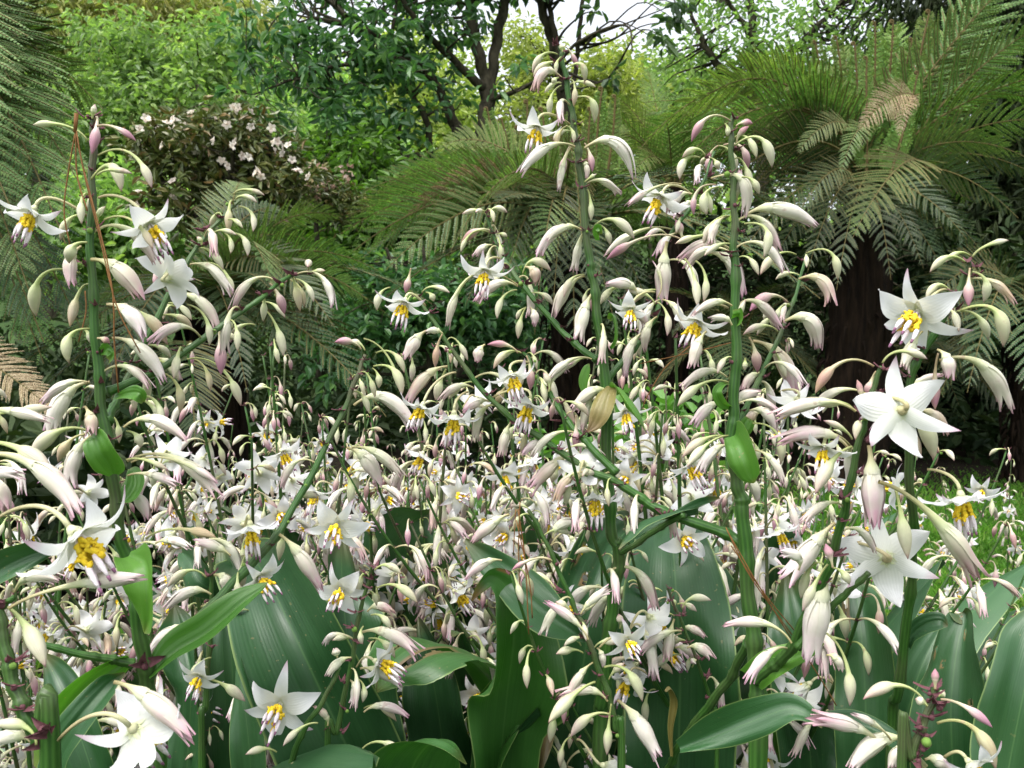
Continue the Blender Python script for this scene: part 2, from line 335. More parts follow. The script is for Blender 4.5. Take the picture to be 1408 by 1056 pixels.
# ------------------------------------------------------------ lily parts
def pedicel_curve(B, T, arch, n=22):
    c = T - B; L = np.linalg.norm(c) + 1e-9
    view = unit((B + T) / 2 - CAM); per = unit(np.cross(c, view))
    if per[2] < 0: per = -per
    return bez(B, B + c * 0.22 + per * arch * L * 1.3, B + c * 0.66 + per * arch * L * 0.95, T, n)
def bud_geo(mb, curve, Rm, kind, r_):
    """one stalk with its bud ('b', 'p') or half-closed flower ('s')."""
    seg = np.linalg.norm(np.diff(curve, axis=0), axis=1); s = np.concatenate([[0], np.cumsum(seg)]); L = s[-1]; s = s / L
    body = np.clip((3.1 if kind != 's' else 4.2) * 2 * Rm, 0.34 * L, (0.62 if kind != 's' else 0.76) * L) / L
    s0 = 1 - body; rp = np.clip(0.20 * Rm, 0.00055, 0.0013)
    n1, n2 = 9, 15
    t = np.concatenate([np.linspace(0, s0, n1, endpoint=False), np.linspace(s0, 1, n2)])
    pts = np.stack([np.interp(t, s, curve[:, k]) for k in range(3)], 1)
    x = np.clip((t - s0) / body, 0, 1)
    vv = np.where(t < s0, 0.5 * t / max(s0, 1e-6), 0.5 + 0.5 * x)
    neck = rp * (1 + (1.0 if kind != 's' else 1.5) * np.clip((t - s0 * 0.35) / (s0 * 0.65 + 1e-9), 0, 1.3) ** 2)
    if kind != 's':
        rad = Rm * np.sin(math.pi * np.clip(x, 0, 1) ** 0.78) ** 0.9
        rad = np.maximum(rad, np.where(x < 0.5, neck, 0.0)); rad[-1] = 0.00012
        mb.tube(pts, rad, 10, 0, v0=vv)
        return
    k1 = n1 + 3
    rb = np.maximum(neck[:k1], Rm * np.sin(math.pi * np.clip(x[:k1], 0, 1) ** 0.8) * 0.9)
    mb.tube(pts[:k1], rb, 9, 0, v0=vv[:k1], cap=False)
    T_, U, W = frames(pts); j0 = n1; flare = r_.uniform(0.35, 1.25); ph = r_.uniform(0, 6.28)
    for k in range(6):
        a = ph + k * math.pi / 3 + r_.uniform(-.12, .12); ln = r_.uniform(0.88, 1.06) * (1.0 if k % 2 else 0.97); fl = flare * r_.uniform(0.5, 1.3)
        rowsv = []; uvs = []
        for j in range(j0, len(pts)):
            xx = x[j]; c = pts[j0] + (pts[j] - pts[j0]) * ln
            prof = math.sin(math.pi * min(xx, 0.58) ** 0.85) if xx < 0.58 else math.sin(math.pi * 0.58 ** 0.85) * (1 - (xx - .58) / .42 * (1 - 0.45 * fl)) + fl * 0.6 * ((xx - .58) / .42) ** 1.6
            rr = max(Rm * (0.92 if k % 2 else 1.0) * max(prof, 0.18), neck[n1] * .8 * (1 - xx))
            d0 = U[j] * math.cos(a) + W[j] * math.sin(a); d1 = -U[j] * math.sin(a) + W[j] * math.cos(a)
            hw = Rm * 0.66 * math.sin(math.pi * (0.10 + 0.90 * xx) ** 0.85) ** 0.8 if xx < 0.999 else 0.0001
            row = []
            for q, e in ((-1, 0.80), (-.5, .96), (0, 1.03), (.5, .96), (1, 0.80)): row.append(c + d0 * rr * e + d1 * hw * q)
            rowsv.append(row); uvs.append([(k / 3 + 0.166 + q * 0.16, vv[j]) for q in (-1, -.5, 0, .5, 1)])
        mb.strip(np.array(rowsv), np.array(uvs), 0)
def flower_geo(mb, sm, C, n, Rr, r_, roll=None, base=None, arch=0.2, half=False):
    n = unit(n); a0 = unit(np.cross(n, [0.2, 0.35, 0.9])); a1 = np.cross(n, a0)
    roll = r_.uniform(0, 6.28) if roll is None else roll
    refl = r_.uniform(0.15, 0.55); cup = r_.uniform(0.15, 0.32)
    if half: refl = 0.02; cup = r_.uniform(.55, .95)
    for k in range(6):
        inner = k % 2; an = roll + k * math.pi / 3 + r_.uniform(-.10, .10); ln = Rr * r_.uniform(0.90, 1.08) * (0.97 if inner else 1.04)
        d = a0 * math.cos(an) + a1 * math.sin(an); sd = np.cross(n, d)
        wv = Rr * (0.275 if inner else 0.165) * r_.uniform(0.9, 1.1); tw = r_.uniform(-.35, .35); bend = r_.uniform(-.12, .12); rf = refl * r_.uniform(.5, 1.5); ph = r_.uniform(0, 6)
        rowsv, uvs = [], []
        for j in range(11):
            s_ = j / 10
            c = C + d * ln * (s_ * (1 - 0.10 * rf * s_ * s_)) + n * Rr * (cup * math.sin(min(1, s_ * 1.3) * math.pi / 2) - (cup * 0.4 + rf * 0.55) * s_ * s_ * s_ - 0.10 + (0.012 if inner else 0.0)) + sd * bend * Rr * s_ * s_
            wd = wv * (math.sin(math.pi * (0.07 + 0.93 * s_) ** (0.80 if inner else 0.62)) ** 0.75 if s_ < 0.999 else 0.01)
            sdv = sd * math.cos(tw * s_) + n * math.sin(tw * s_)
            row = []
            for q in (-1, -.5, 0, .5, 1):
                ru = 0.035 * Rr * math.sin(9 * s_ + ph + q * 2) * abs(q) * s_ * (1.4 if inner else .5)
                row.append(c + sdv * wd * q + n * (0.30 * wd * q * q + ru))
            rowsv.append(row); uvs.append([((q + 1) / 2, s_) for q in (-1, -.5, 0, .5, 1)])
        mb.strip(np.array(rowsv), np.array(uvs), 0 if inner else 1)
    back = C - n * Rr * 0.20
    mb.tube(np.array([back, C - n * Rr * .13, C - n * Rr * .05]), [Rr * .05, Rr * .085, Rr * .10], 8, 2, 0.40, 0.55)
    if base is not None:
        L = np.linalg.norm(back - base); c1 = base + (back - base) * .3 + np.array([0, 0, arch * L]); c2 = back - n * L * 0.35 + np.array([0, 0, arch * L * .4])
        mb.tube(bez(base, c1, c2, back, 14), np.linspace(0.0007, max(0.0009, Rr * .045), 14), 7, 2, 0.05, 0.42)
    # stamens: yellow bearded part, then a whitish club, then a dark anther
    for k in range(6):
        an = roll + k * math.pi / 3 + .3; d = a0 * math.cos(an) + a1 * math.sin(an)
        sprd = r_.uniform(0.2, 0.55); Ls = Rr * r_.uniform(0.68, 0.95)
        p0 = C + d * Rr * .05; g = np.array([0, 0, -1.0])
        p = [p0 + n * Ls * t + d * Ls * sprd * t * (1.0 - .5 * t) + g * Ls * 0.16 * t * t for t in np.linspace(0, 1, 13)]
        p = np.array(p); rw = Rr * 0.05
        sm.tube(p[:3], [rw * .5, rw * .5, rw * .7], 6, 1)
        yl = cr(p[2:8], 15) + np.array([r_.uniform(-1, 1) for _ in range(45)]).reshape(15, 3) * Rr * .034
        yl[-3:] += unit(np.cross(n, d)) * Rr * r_.uniform(-.09, .09)
        sm.tube(yl, rw * np.array([r_.uniform(.65, 1.25) for _ in range(15)]), 6, 0)
        for _ in range(4):
            q0 = yl[r_.randrange(3, 14)]; sm.tube(np.array([q0, q0 + unit(np.array([r_.uniform(-1, 1) for _ in range(3)])) * Rr * r_.uniform(.05, .11)]), [rw * .7, rw * .4], 5, 0)
        sm.tube(p[6:12], rw * np.array([.6, .9, 1.0, .95, .7, .4]), 7, 1)
        sm.tube(p[11:13], [rw * .6, rw * .4], 6, 2)
def bract_geo(mb, c, ax, r_, size):
    for k in range(r_.choice((3, 4, 5))):
        a = r_.uniform(0, 6.28); d = unit(np.array([math.cos(a), math.sin(a) * .8, r_.uniform(-.2, .7)])); sd = unit(np.cross(d, ax) + 1e-6)
        l = size * r_.uniform(.8, 1.9); rows = []; uvs = []
        nn = np.cross(d, sd)
        for s_ in (0, .3, .6, 1): rows.append([c + d * l * (s_ + .15) + sd * q * l * .30 * (1 - s_) ** .7 + nn * (0.12 * l * q * q - 0.2 * l * s_ * s_) for q in (-1, 0, 1)]); uvs.append([(q * .5 + .5, s_) for q in (-1, 0, 1)])
        mb.strip(np.array(rows), np.array(uvs), 0)
    mb.ball(c + unit(np.array([r_.uniform(-1, 1), -.6, r_.uniform(-.5, .5)])) * size * .35, size * r_.uniform(.22, .38), 0, 6)
    if r_.random() < .18: mb.ball(c + unit(np.array([r_.uniform(-1, 1), -.5, -.3])) * size * .8, size * r_.uniform(.35, .5), 1, 7)

class Lily:
    """a flowering lily placed by its photograph: stalks, flowers and leaves hang on one Empty at its base."""
    def __init__(s, label, px, d):
        x, y = P(px, 1056, d)[:2]; s.root = thing('flowering_lily', label, 'lily', (x, y, 0.03)); s.nb = 0; s.stems = {}
        s.r = random.Random(label)
    def stem(s, key, pts, r0, r1, name='side_branch', ground=False, m='stem'):
        """pts: (px, py, depth) from the bottom up."""
        p = [P(*q) for q in pts]
        if ground:
            b0 = np.array(s.root.location); p = [b0 + (0, 0, -.03), b0 * .6 + np.array([p[0][0], p[0][1], p[0][2]]) * .4] + p
        c = cr(p, 10 * len(p)); mb = MB(); n = len(c)
        kn = np.array([0.05 * math.sin(i * 1.3) + .26 * max(0, math.cos(i * .56)) ** 10 for i in range(n)])
        c = c + np.array([[math.sin(i * .56 + 1), 0, 0] for i in range(n)]) * (r1 + (r0 - r1) * .3) * .22
        mb.tube(c, np.linspace(r0, r1, n) * (1 + kn), 12, 0)
        s.stems[key] = c; mb.build(name, M[m], s.root, c[0]); return c
    def bud(s, kind, B, T, Rm, arch):
        mb = MB(); bud_geo(mb, pedicel_curve(B, T, arch), Rm, kind, s.r)
        mb.build('spent_flower' if kind == 's' else 'bud', M[{'b': 'bud', 'p': 'pink', 's': 'spent'}[kind]], s.root, B)
    def flower(s, B, C, Rr, n, roll=None, arch=.2):
        mb, sm = MB(), MB(); flower_geo(mb, sm, C, n, Rr, s.r, roll, B, arch)
        f = mb.build('flower', [M['tep_in'], M['tep_out'], M['spent']], s.root, C)
        sm.build('stamen_cluster', [M['yellow'], M['fuzzwhite'], M['anther']], f, C)
    def bracts(s, c, ax, size=0.0035):
        mb = MB(); bract_geo(mb, c, ax, s.r, size); mb.build('stem_node', [M['bract'], M['knob']], s.root, c)
    def nodes(s, key, f0, f1, n, size=.0035):
        c = s.stems[key]; t = tangents(c)
        for f in np.linspace(f0, f1, n):
            i = min(len(c) - 1, int(f * (len(c) - 1))); off = unit(np.array([s.r.choice((-1, 1)), -.7, 0])) * .004
            s.bracts(c[i] + off * s.r.uniform(.4, 1), t[i], size * s.r.uniform(.75, 1.2))
    def table(s, col, row, d, text):
        """text lines in the pixels of one third of the photograph, enlarged threefold:
           b/p/s  base tip width [arch]   or   o  base centre radius  nx ny nz."""
        k = 1408 / 470; x0, y0 = (0, 470, 938)[col], (0, 352, 704)[row]
        for ln in text.strip().splitlines():
            q = ln.split(); v = [float(z) for z in q[1:]]
            dd = d + s.r.uniform(-.025, .025)
            B = P(x0 + v[0] / k, y0 + v[1] / k, dd)
            if q[0] == 'o':
                C = P(x0 + v[2] / k, y0 + v[3] / k, dd - .012); Rr = v[4] / k / FPX * dd
                n = RIGHT * v[5] - UP * v[6] - FWD * v[7]; s.flower(B, C, Rr, n, v[8] if len(v) > 8 else None)
            else:
                L = math.hypot(v[2] - v[0], v[3] - v[1]) / k / FPX * dd
                T = P(x0 + v[2] / k, y0 + v[3] / k, dd + s.r.uniform(-.3, .2) * L)
                s.bud(q[0], B, T, (.355 if q[0] != 's' else .37) * v[4] / k / FPX * dd, v[5] * .82 if len(v) > 5 else .18)
    def leaf(s, pts, m='strap', name='leaf', fold=.12, roll=0.0, dry=None, skip=None, nm=17, wave=.016, rag=0.012, tipdry=0.35, n=44):
        tw = s.r.uniform(-26, 26) if m != 'strapbright' else 0; pts = [tuple(q) + (roll + tw * i / len(pts),) if len(q) == 4 else q for i, q in enumerate(pts)]
        leaf(s.root, pts, m, name, fold, roll, dry, skip, nm, wave, rag, tipdry, n, s.r)
def leaf(root, pts, m, name='leaf', fold=.12, roll=0.0, dry=None, skip=None, nm=13, wave=.012, rag=0.0, tipdry=0.0, n=34, r_=rng):
    """pts: (px, py, depth, width in px[, roll]) along the midrib, base first."""
    a = cr([(q + (roll,) if len(q) < 5 else q) for q in pts], n)
    p = np.array([P(*q[:3]) for q in a]); wd = np.maximum(a[:, 3], .2) / FPX * a[:, 2] * .5; t = tangents(p)
    rows = np.zeros((n, nm, 3)); uvs = np.zeros((n, nm, 2)); at = np.zeros((n, nm)); ph = r_.uniform(0, 6)
    Lr = np.concatenate([[0], np.cumsum(np.linalg.norm(np.diff(p, axis=0), axis=1))])
    for i in range(n):
        if i == 0: view = unit(p[0] - CAM); sd = unit(np.cross(view, t[0]))
        else: sd = unit(sd - t[i] * np.dot(sd, t[i]))
        nn = -unit(np.cross(t[i], sd))
        ro = R_(a[i, 4]); sd2 = sd * math.cos(ro) + nn * math.sin(ro); nn2 = -sd * math.sin(ro) + nn * math.cos(ro)
        for j in range(nm):
            q = 2 * j / (nm - 1) - 1
            e = 1.0 if abs(q) < .99 else 1 + rag * r_.uniform(-1, .2)
            h = fold * wd[i] * abs(q) ** 1.4 * 2 + wave * (math.sin(Lr[i] * 31 + ph + (2.4 if q > 0 else 0)) + .6 * math.sin(Lr[i] * 67 + 2 * ph + q)) * q * q * min(1, wd[i] / .02) + .0009 * math.sin(q * (8 + ph) + Lr[i] * 9 + ph)* min(1, wd[i] / .02)
            rows[i, j] = p[i] + sd2 * wd[i] * q * e + nn2 * h
            uvs[i, j] = (j / (nm - 1), Lr[i] * 3.0); u_ = i / (n - 1)
            at[i, j] = max(dry(u_, j / (nm - 1)) if dry else 0, tipdry * max(0, (u_ - .82) / .18))
    mb = MB(); mb.strip(rows, uvs, 0, at, skip); return mb.build(name, M[m], root, p[0])
# ------------------------------------------------------------ tree ferns
def frond(root, C, T, arch, wd=.20, m='fern', name='frond', npin=30, stalk=.10, droop=.15, roll=0.0, r_=rng, stalkmat='rachis', face=0.0, dense=17):
    """a twice divided frond from C to T; its leaflets and its stalk are one mesh."""
    C, T = np.asarray(C, float), np.asarray(T, float); ch = T - C; L = np.linalg.norm(ch)
    up = np.array([0, 0, 1.0])
    c = bez(C, C + ch * .19 + up * arch * L * 1.3, C + ch * .66 + up * arch * L * 1.05, T, 60); tg = tangents(c)
    V, Fc, mats = [], [], []
    mb = MB(); mb.tube(c, np.linspace(.0075, .0012, 60) * L, 5, 1)
    vs_, fs_ = [], []
    side0 = np.cross(tg[30], up); side0 = unit(side0) if np.linalg.norm(side0) > 1e-3 else np.array([1.0, 0, 0])
    if face:
        fv = unit(np.cross(unit(c[30] - CAM), tg[30])); fv = fv if np.dot(fv, side0) >= 0 else -fv
        side0 = unit(side0 * (1 - face) + fv * face)
    for k in range(npin):
        u = stalk + (1 - stalk) * (k + .3) / npin
        i = min(59, int(u * 59)); t = tg[i]; sd = unit(side0 - t * np.dot(side0, t)); nn = unit(np.cross(sd, t))
        if roll: sd = sd * math.cos(roll) + nn * math.sin(roll); nn = unit(np.cross(sd, t))
        x = (u - stalk) / (1 - stalk)
        sp_ = (1 - stalk) * L / npin; lp = wd * L * (math.sin(math.pi * (.16 + .84 * x) ** .72) ** .75 + .02) * r_.uniform(.92, 1.06)
        for s in (-1, 1):
            if r_.random() < .012: continue
            ang = R_(62 - 26 * x + r_.uniform(-5, 5)); d0 = t * math.cos(ang) + sd * s * math.sin(ang) + nn * r_.uniform(.05, .22)
            nq = max(4, int(dense * (lp / (wd * L)) ** .7)); q = np.linspace(.03, 1, nq)
            dr = droop * r_.uniform(.7, 1.3)
            pc = c[i] + np.outer(q * lp, d0) + np.outer(-(q ** 2) * lp * dr, up) + np.outer((q ** 2) * lp * .12, t)
            tt = tangents(pc); pn = np.cross(tt, np.cross(nn, tt)); pn /= np.linalg.norm(pn, axis=1)[:, None] + 1e-9
            ps = np.cross(pn, tt)
            hl = min(lp * .16, sp_ * (.43 if dense < 30 else .50)) * (np.sin(math.pi * (.10 + .88 * q) ** .8) ** .6) * (1 + .12 * npr.standard_normal(nq)); hl = np.maximum(hl, lp * .012)
            hw = lp / nq * .56
            for e in (-1, 1):
                dl = ps * e * .93 + tt * .42; dl /= np.linalg.norm(dl, axis=1)[:, None]
                bs = pc; tip = pc + dl * hl[:, None] - pn * (hl * .22)[:, None]; mid = pc + dl * (hl * .5)[:, None] + pn * (hl * .05)[:, None]
                quad = np.stack([bs - tt * hw * .55, mid - tt * hw * .95, tip, mid + tt * hw * .95, bs + tt * hw * .55], 1)
                vs_.append(quad.reshape(-1, 3))
            mb.tube(pc[:: max(1, nq // 5)], lp * .012, 3, 1, cap=False) if len(pc[:: max(1, nq // 5)]) > 2 else None
    v = np.vstack(vs_); nf = len(v) // 5
    mb.add(v, [(5 * j, 5 * j + 1, 5 * j + 2, 5 * j + 3, 5 * j + 4) for j in range(nf)], np.zeros((len(v), 2)), 0)
    return mb.build(name, [M[m], M[stalkmat]], root, C, smooth=False)
def crozier(root, C, T, r_=rng, m='fernyellow'):
    """an unrolling young frond: upright stalk, short hooked leaflets, a knob at the tip."""
    C, T = np.asarray(C, float), np.asarray(T, float); L = np.linalg.norm(T - C)
    c = bez(C, C + (T - C) * .33 + (r_.uniform(-.03, .03), 0, .02), C + (T - C) * .66 + (r_.uniform(-.03, .03), 0, .0), T, 30)
    mb = MB(); mb.tube(c, np.linspace(.012, .006, 30) * L ** .5, 6, 1)
    k = L ** .5 * .011
    hook = np.array([T + np.array([math.cos(a) * k * (1 - a / 9) - k, math.sin(a * .3) * .004, math.sin(a) * k * (1 - a / 9)]) for a in np.linspace(0, 5.6, 16)])
    mb.tube(hook, np.linspace(.007, .010, 16) * L ** .5, 6, 1)
    for q in np.linspace(.22, .985, 34):
        x = c[min(29, int(q * 29))]
        for s in (-1, 1):
            l = L * .20 * (1 - .72 * q) * r_.uniform(.8, 1.2); d = unit(np.array([s, r_.uniform(-.4, .4), .55]))
            pp = np.array([x + d * l * u + np.array([-s * .35 * l, 0, .25 * l]) * max(0, u - .45) ** 2 * 4 - np.array([0, 0, .2 * l]) * u * u for u in np.linspace(0, 1, 9)])
            mb.tube(pp, np.linspace(.0022, .001, 9) * L ** .3, 4, 1, cap=False)
            mb.ball(pp[-1], l * .075, 0, 5)
            tt = tangents(pp)
            for u in range(1, 9):
                for e in (-1, 1):
                    h = unit(np.cross(tt[u], [0, 1, .1])) * e; a = l * .26 * (1 - .05 * u)
                    mb.add([pp[u] - tt[u] * a * .25, pp[u] + h * a + tt[u] * a * .2, pp[u] + tt[u] * a * .4], [(0, 1, 2)], [(0, 0)] * 3, 0)
    return mb.build('young_frond', [M[m], M['crozier']], root, C, smooth=False)
def fern_trunk(root, base, top, r0, r1):
    base, top = np.array(base, float), np.array(top, float); mb = MB(); n, sg = 40, 44; rows = []
    for i in range(n):
        u = i / (n - 1); c = base + (top - base) * u + np.array([.04 * math.sin(3 * u), 0, 0]); rr = r0 + (r1 - r0) * u + .10 * r0 * math.exp(-u * 9)
        rows.append([c + np.array([math.cos(a), math.sin(a), 0]) * rr * (1 + .07 * math.sin(11 * a + 4 * math.sin(u * 7)) + .05 * math.sin(23 * a + 9 * u) + rng.uniform(-.035, .035)) for a in np.linspace(0, 2 * math.pi, sg, endpoint=False)])
        rows[-1].append(rows[-1][0])
    rows = np.array(rows); uv = np.zeros((n, sg + 1, 2)); mb.strip(rows, uv)
    for _ in range(170):     # stubs of old stalks and hanging fibres
        u = rng.uniform(.05, 1); a = rng.uniform(0, 6.28); c = base + (top - base) * u; rr = r0 + (r1 - r0) * u; d = np.array([math.cos(a), math.sin(a), 0])
        p0 = c + d * rr * .95; l = rng.uniform(.05, .22)
        mb.tube(np.array([p0, p0 + d * .035 - (0, 0, l * .4), p0 + d * .03 - (0, 0, l)]), [.010, .007, .002], 4)
    return mb.build('trunk', M['fernbark'], root, base)
def tree_fern(label, base, crown, r0, r1, tips, croz=(), rest=0, Lr=1.3, m='fern', elev=(-35, 50), trunk=True, wd=.2, restm=None, azr=(0, 360)):
    root = thing('tree_fern', label, 'tree fern', base, None)
    crown = np.array(crown, float); r_ = random.Random(label)
    if trunk: fern_trunk(root, np.array(base) - (0, 0, .05), crown, r0, r1)
    for t in tips:
        px, py, d, arch = t[:4]; mm = t[4] if len(t) > 4 else m; w2 = t[5] if len(t) > 5 else wd; st = t[6] if len(t) > 6 else None
        frond(root, crown + np.array([r_.uniform(-1, 1), r_.uniform(-1, 1), .3]) * r1 * .6 if st is None else P(*st), P(px, py, d), arch, w2, mm, roll=r_.uniform(-.25, .25), r_=r_, face=r_.uniform(.45, .8), dense=20 if d > 2.7 else 34, npin=32 if d > 2.7 else 42)
    for px, py, d, bx, by in croz: crozier(root, P(bx, by, d), P(px, py, d), r_)
    for k in range(rest):
        a = R_(azr[0] + (azr[1] - azr[0]) * (k + r_.uniform(-.4, .4)) / max(1, rest)); e = R_(r_.uniform(*elev)); l = Lr * r_.uniform(.8, 1.15)
        T = crown + np.array([math.cos(a) * math.cos(e), math.sin(a) * math.cos(e), math.sin(e) - .15]) * l
        frond(root, crown + np.array([math.cos(a), math.sin(a), .2]) * r1 * .5, T, r_.uniform(.16, .30), wd, restm or m, roll=r_.uniform(-.2, .2), r_=r_)
    return root
def gnd(px, d): x, y, _ = P(px, 500, d); return (x, y, 0.0)

# big tree fern at the right, its trunk standing on the lawn's edge
cR = P(1185, 292, 5.7)
tree_fern('big tree fern at the right with dark fibrous trunk and upright brown croziers', gnd(1165, 5.7), cR, .235, .165, [
    (1078, 128, 5.3, .42), (1005, 138, 5.5, .46), (935, 165, 5.4, .46, 'fernyellow'), (880, 205, 5.3, .44, 'fernyellow'), (905, 262, 5.0, .40), (950, 310, 5.0, .34, 'ferndark'), (1120, 92, 5.9, .22, 'fernyellow'), (1160, 62, 6.1, .10, 'fernyellow'), (1040, 105, 6.0, .34), (965, 130, 6.0, .42), (1050, 180, 5.2, .42), (990, 215, 5.1, .42),
    (1378, -14, 5.4, .12, 'fern', .24), (1440, 30, 5.4, .14, 'fern', .24), (1420, -60, 5.8, .1), (1460, 100, 5.2, .18), (1470, 170, 5.0, .24), (1340, 20, 6.2, .06, 'fernyellow'), (1290, 40, 6.4, .04, 'fernyellow'), (1235, 30, 6.5, .03, 'fernyellow'), (1408, 60, 6.0, .14), (1408, 215, 4.9, .28), (1440, 250, 5.1, .3, 'ferndark'),
    (1096, 212, 5.0, .25, 'fernblue', .22, (1175, 188, 5.3)), (1155, 240, 4.7, .25, 'fernblue', .20, (1195, 185, 5.0)), (1172, 328, 4.4, .18, 'fern', .25, (1275, 235, 5.0)), (1090, 310, 4.9, .30, 'ferndark', .2, (1180, 260, 5.3)),
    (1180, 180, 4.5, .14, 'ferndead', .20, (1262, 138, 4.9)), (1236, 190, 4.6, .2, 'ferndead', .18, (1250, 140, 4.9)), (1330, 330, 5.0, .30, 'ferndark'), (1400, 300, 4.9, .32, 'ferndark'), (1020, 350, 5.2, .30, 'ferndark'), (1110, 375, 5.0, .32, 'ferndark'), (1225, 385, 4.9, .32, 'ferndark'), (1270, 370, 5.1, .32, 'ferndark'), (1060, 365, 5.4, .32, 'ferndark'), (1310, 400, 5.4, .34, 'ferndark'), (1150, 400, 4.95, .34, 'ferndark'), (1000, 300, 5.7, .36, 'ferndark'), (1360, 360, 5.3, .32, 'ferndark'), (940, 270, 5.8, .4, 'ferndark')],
    [(1203, 32, 5.75, 1196, 270), (1150, 52, 5.8, 1170, 270), (1175, 60, 5.6, 1178, 270), (1228, 30, 5.9, 1212, 270), (1254, 55, 5.6, 1218, 270), (1278, 16, 5.8, 1230, 270), (1192, 80, 5.5, 1190, 270), (1121, 58, 6, 1160, 270), (1262, 100, 5.4, 1215, 270)],
    rest=12, Lr=1.7, elev=(8, 50), azr=(10, 190))
# fern in the middle, low and spreading to the left
cM = P(775, 335, 4.3)
tree_fern('spreading tree fern in the middle whose layered fronds reach out to the left', gnd(780, 4.6), cM, .10, .10, [
    (540, 248, 4.2, .26, 'fern'), (505, 262, 4.4, .24, 'fern'), (475, 300, 4.2, .22, 'fern'), (520, 330, 3.8, .22, 'fernblue'), (580, 235, 4.5, .3, 'fern'), (497, 292, 4.0, .24), (468, 322, 3.9, .24), (478, 352, 3.7, .24, 'fernblue'), (530, 372, 3.6, .24, 'fernblue'), (600, 205, 4.6, .30, 'fernyellow'), (640, 240, 4.0, .36), (560, 330, 4.1, .3), (620, 345, 3.5, .4, 'fernblue'),
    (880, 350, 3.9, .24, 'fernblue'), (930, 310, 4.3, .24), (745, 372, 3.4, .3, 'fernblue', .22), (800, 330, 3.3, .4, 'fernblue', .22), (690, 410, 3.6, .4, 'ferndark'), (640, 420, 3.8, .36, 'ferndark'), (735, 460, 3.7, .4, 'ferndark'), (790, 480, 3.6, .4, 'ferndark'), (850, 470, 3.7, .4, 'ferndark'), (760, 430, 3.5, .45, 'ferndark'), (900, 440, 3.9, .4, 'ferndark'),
    (555, 300, 3.8, .30, 'ferndead', .16), (870, 420, 3.8, .24, 'ferndark'), (820, 400, 3.4, .3, 'ferndark'), (700, 180, 5, .2, 'fernyellow'), (850, 170, 5, .15, 'fernyellow'), (650, 270, 4.4, .3)],
    [(652, 188, 4.6, 690, 330), (670, 150, 4.7, 705, 330), (690, 165, 4.5, 715, 330), (712, 175, 4.4, 728, 320), (745, 150, 4.5, 752, 320), (775, 155, 4.6, 775, 320), (812, 150, 4.3, 800, 320), (828, 122, 4.5, 812, 320), (846, 133, 4.4, 820, 320), (760, 190, 4.2, 765, 320), (725, 140, 4.8, 745, 320), (790, 175, 4.9, 785, 320)],
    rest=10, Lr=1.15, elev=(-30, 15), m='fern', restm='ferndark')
# paler fern between the middle and the big right one
tree_fern('yellowish fern half hidden between the middle fern and the big right one', gnd(925, 6.6), P(925, 260, 6.6), .09, .08, [
    (800, 190, 6.3, .3, 'fernyellow'), (840, 130, 6.6, .2, 'fernyellow'), (890, 95, 6.8, .12, 'fernyellow'), (1000, 110, 6.8, .2, 'fernyellow'), (860, 260, 6, .35, 'fernyellow'), (960, 140, 6.5, .12, 'fernyellow'), (1040, 190, 6.3, .3, 'fern')], rest=10, Lr=1.1, m='fern', elev=(-20, 50))
# low fern at the left, before the rhododendron
cL = P(290, 440, 3.0)
tree_fern('low tree fern left of the middle with a glossy dark frond hanging towards the lilies', gnd(275, 3.05), cL, .10, .09, [
    (520, 372, 2.8, .24, 'fern'), (470, 300, 3.2, .30, 'fernblue'), (430, 335, 2.9, .34), (505, 412, 2.7, .24, 'fernblue'), (450, 345, 3.0, .26, 'fern'), (410, 365, 2.7, .28, 'fern'), (460, 450, 2.6, .34, 'ferndark'), (268, 612, 2.15, .10, 'ferndark', .27, (262, 470, 2.5)), (400, 500, 2.6, .3, 'ferndark'),
    (180, 360, 2.8, .30, 'fern'), (130, 420, 2.6, .30, 'fernblue'), (90, 480, 2.5, .25, 'fern'), (170, 520, 2.5, .3, 'ferndark'), (340, 540, 2.5, .3, 'ferndark'), (390, 290, 3.4, .25), (330, 250, 3.5, .16, 'fernblue'), (440, 380, 3.1, .3, 'fernyellow'), (380, 410, 2.4, .35, 'fernblue'), (540, 440, 3.0, .3, 'ferndark')],
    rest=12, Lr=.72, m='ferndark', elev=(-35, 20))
# tree fern beyond the left frame edge, fronds reaching in
cF = P(-190, 40, 2.5)
tree_fern('tree fern beyond the left edge, long fronds sweeping in over the lilies', gnd(-200, 2.5), cF, .2, .15, [
    (142, 150, 2.3, .18, 'fern', .26), (110, 108, 2.6, .20, 'fern', .26), (95, 215, 2.2, .25, 'fern', .24), (60, 45, 2.8, .15, 'fernyellow', .24), (115, 262, 2.1, .22, 'fern', .24), (90, 335, 2.0, .22, 'fern', .24), (20, 120, 2.1, .2, 'fern', .26), (40, 400, 2.05, .16, 'fernblue', .22),
    (85, 575, 1.9, .10, 'ferndead', .20, (-110, 470, 2.0)), (20, 300, 1.9, .2, 'fern', .24), (-20, 200, 1.8, .25, 'fern', .26), (60, 470, 2.2, .15, 'ferndark'), (115, 460, 2.4, .15, 'ferndark'), (60, 500, 2.3, .15, 'fern', .24)],
    rest=8, Lr=.9, elev=(-20, 40))
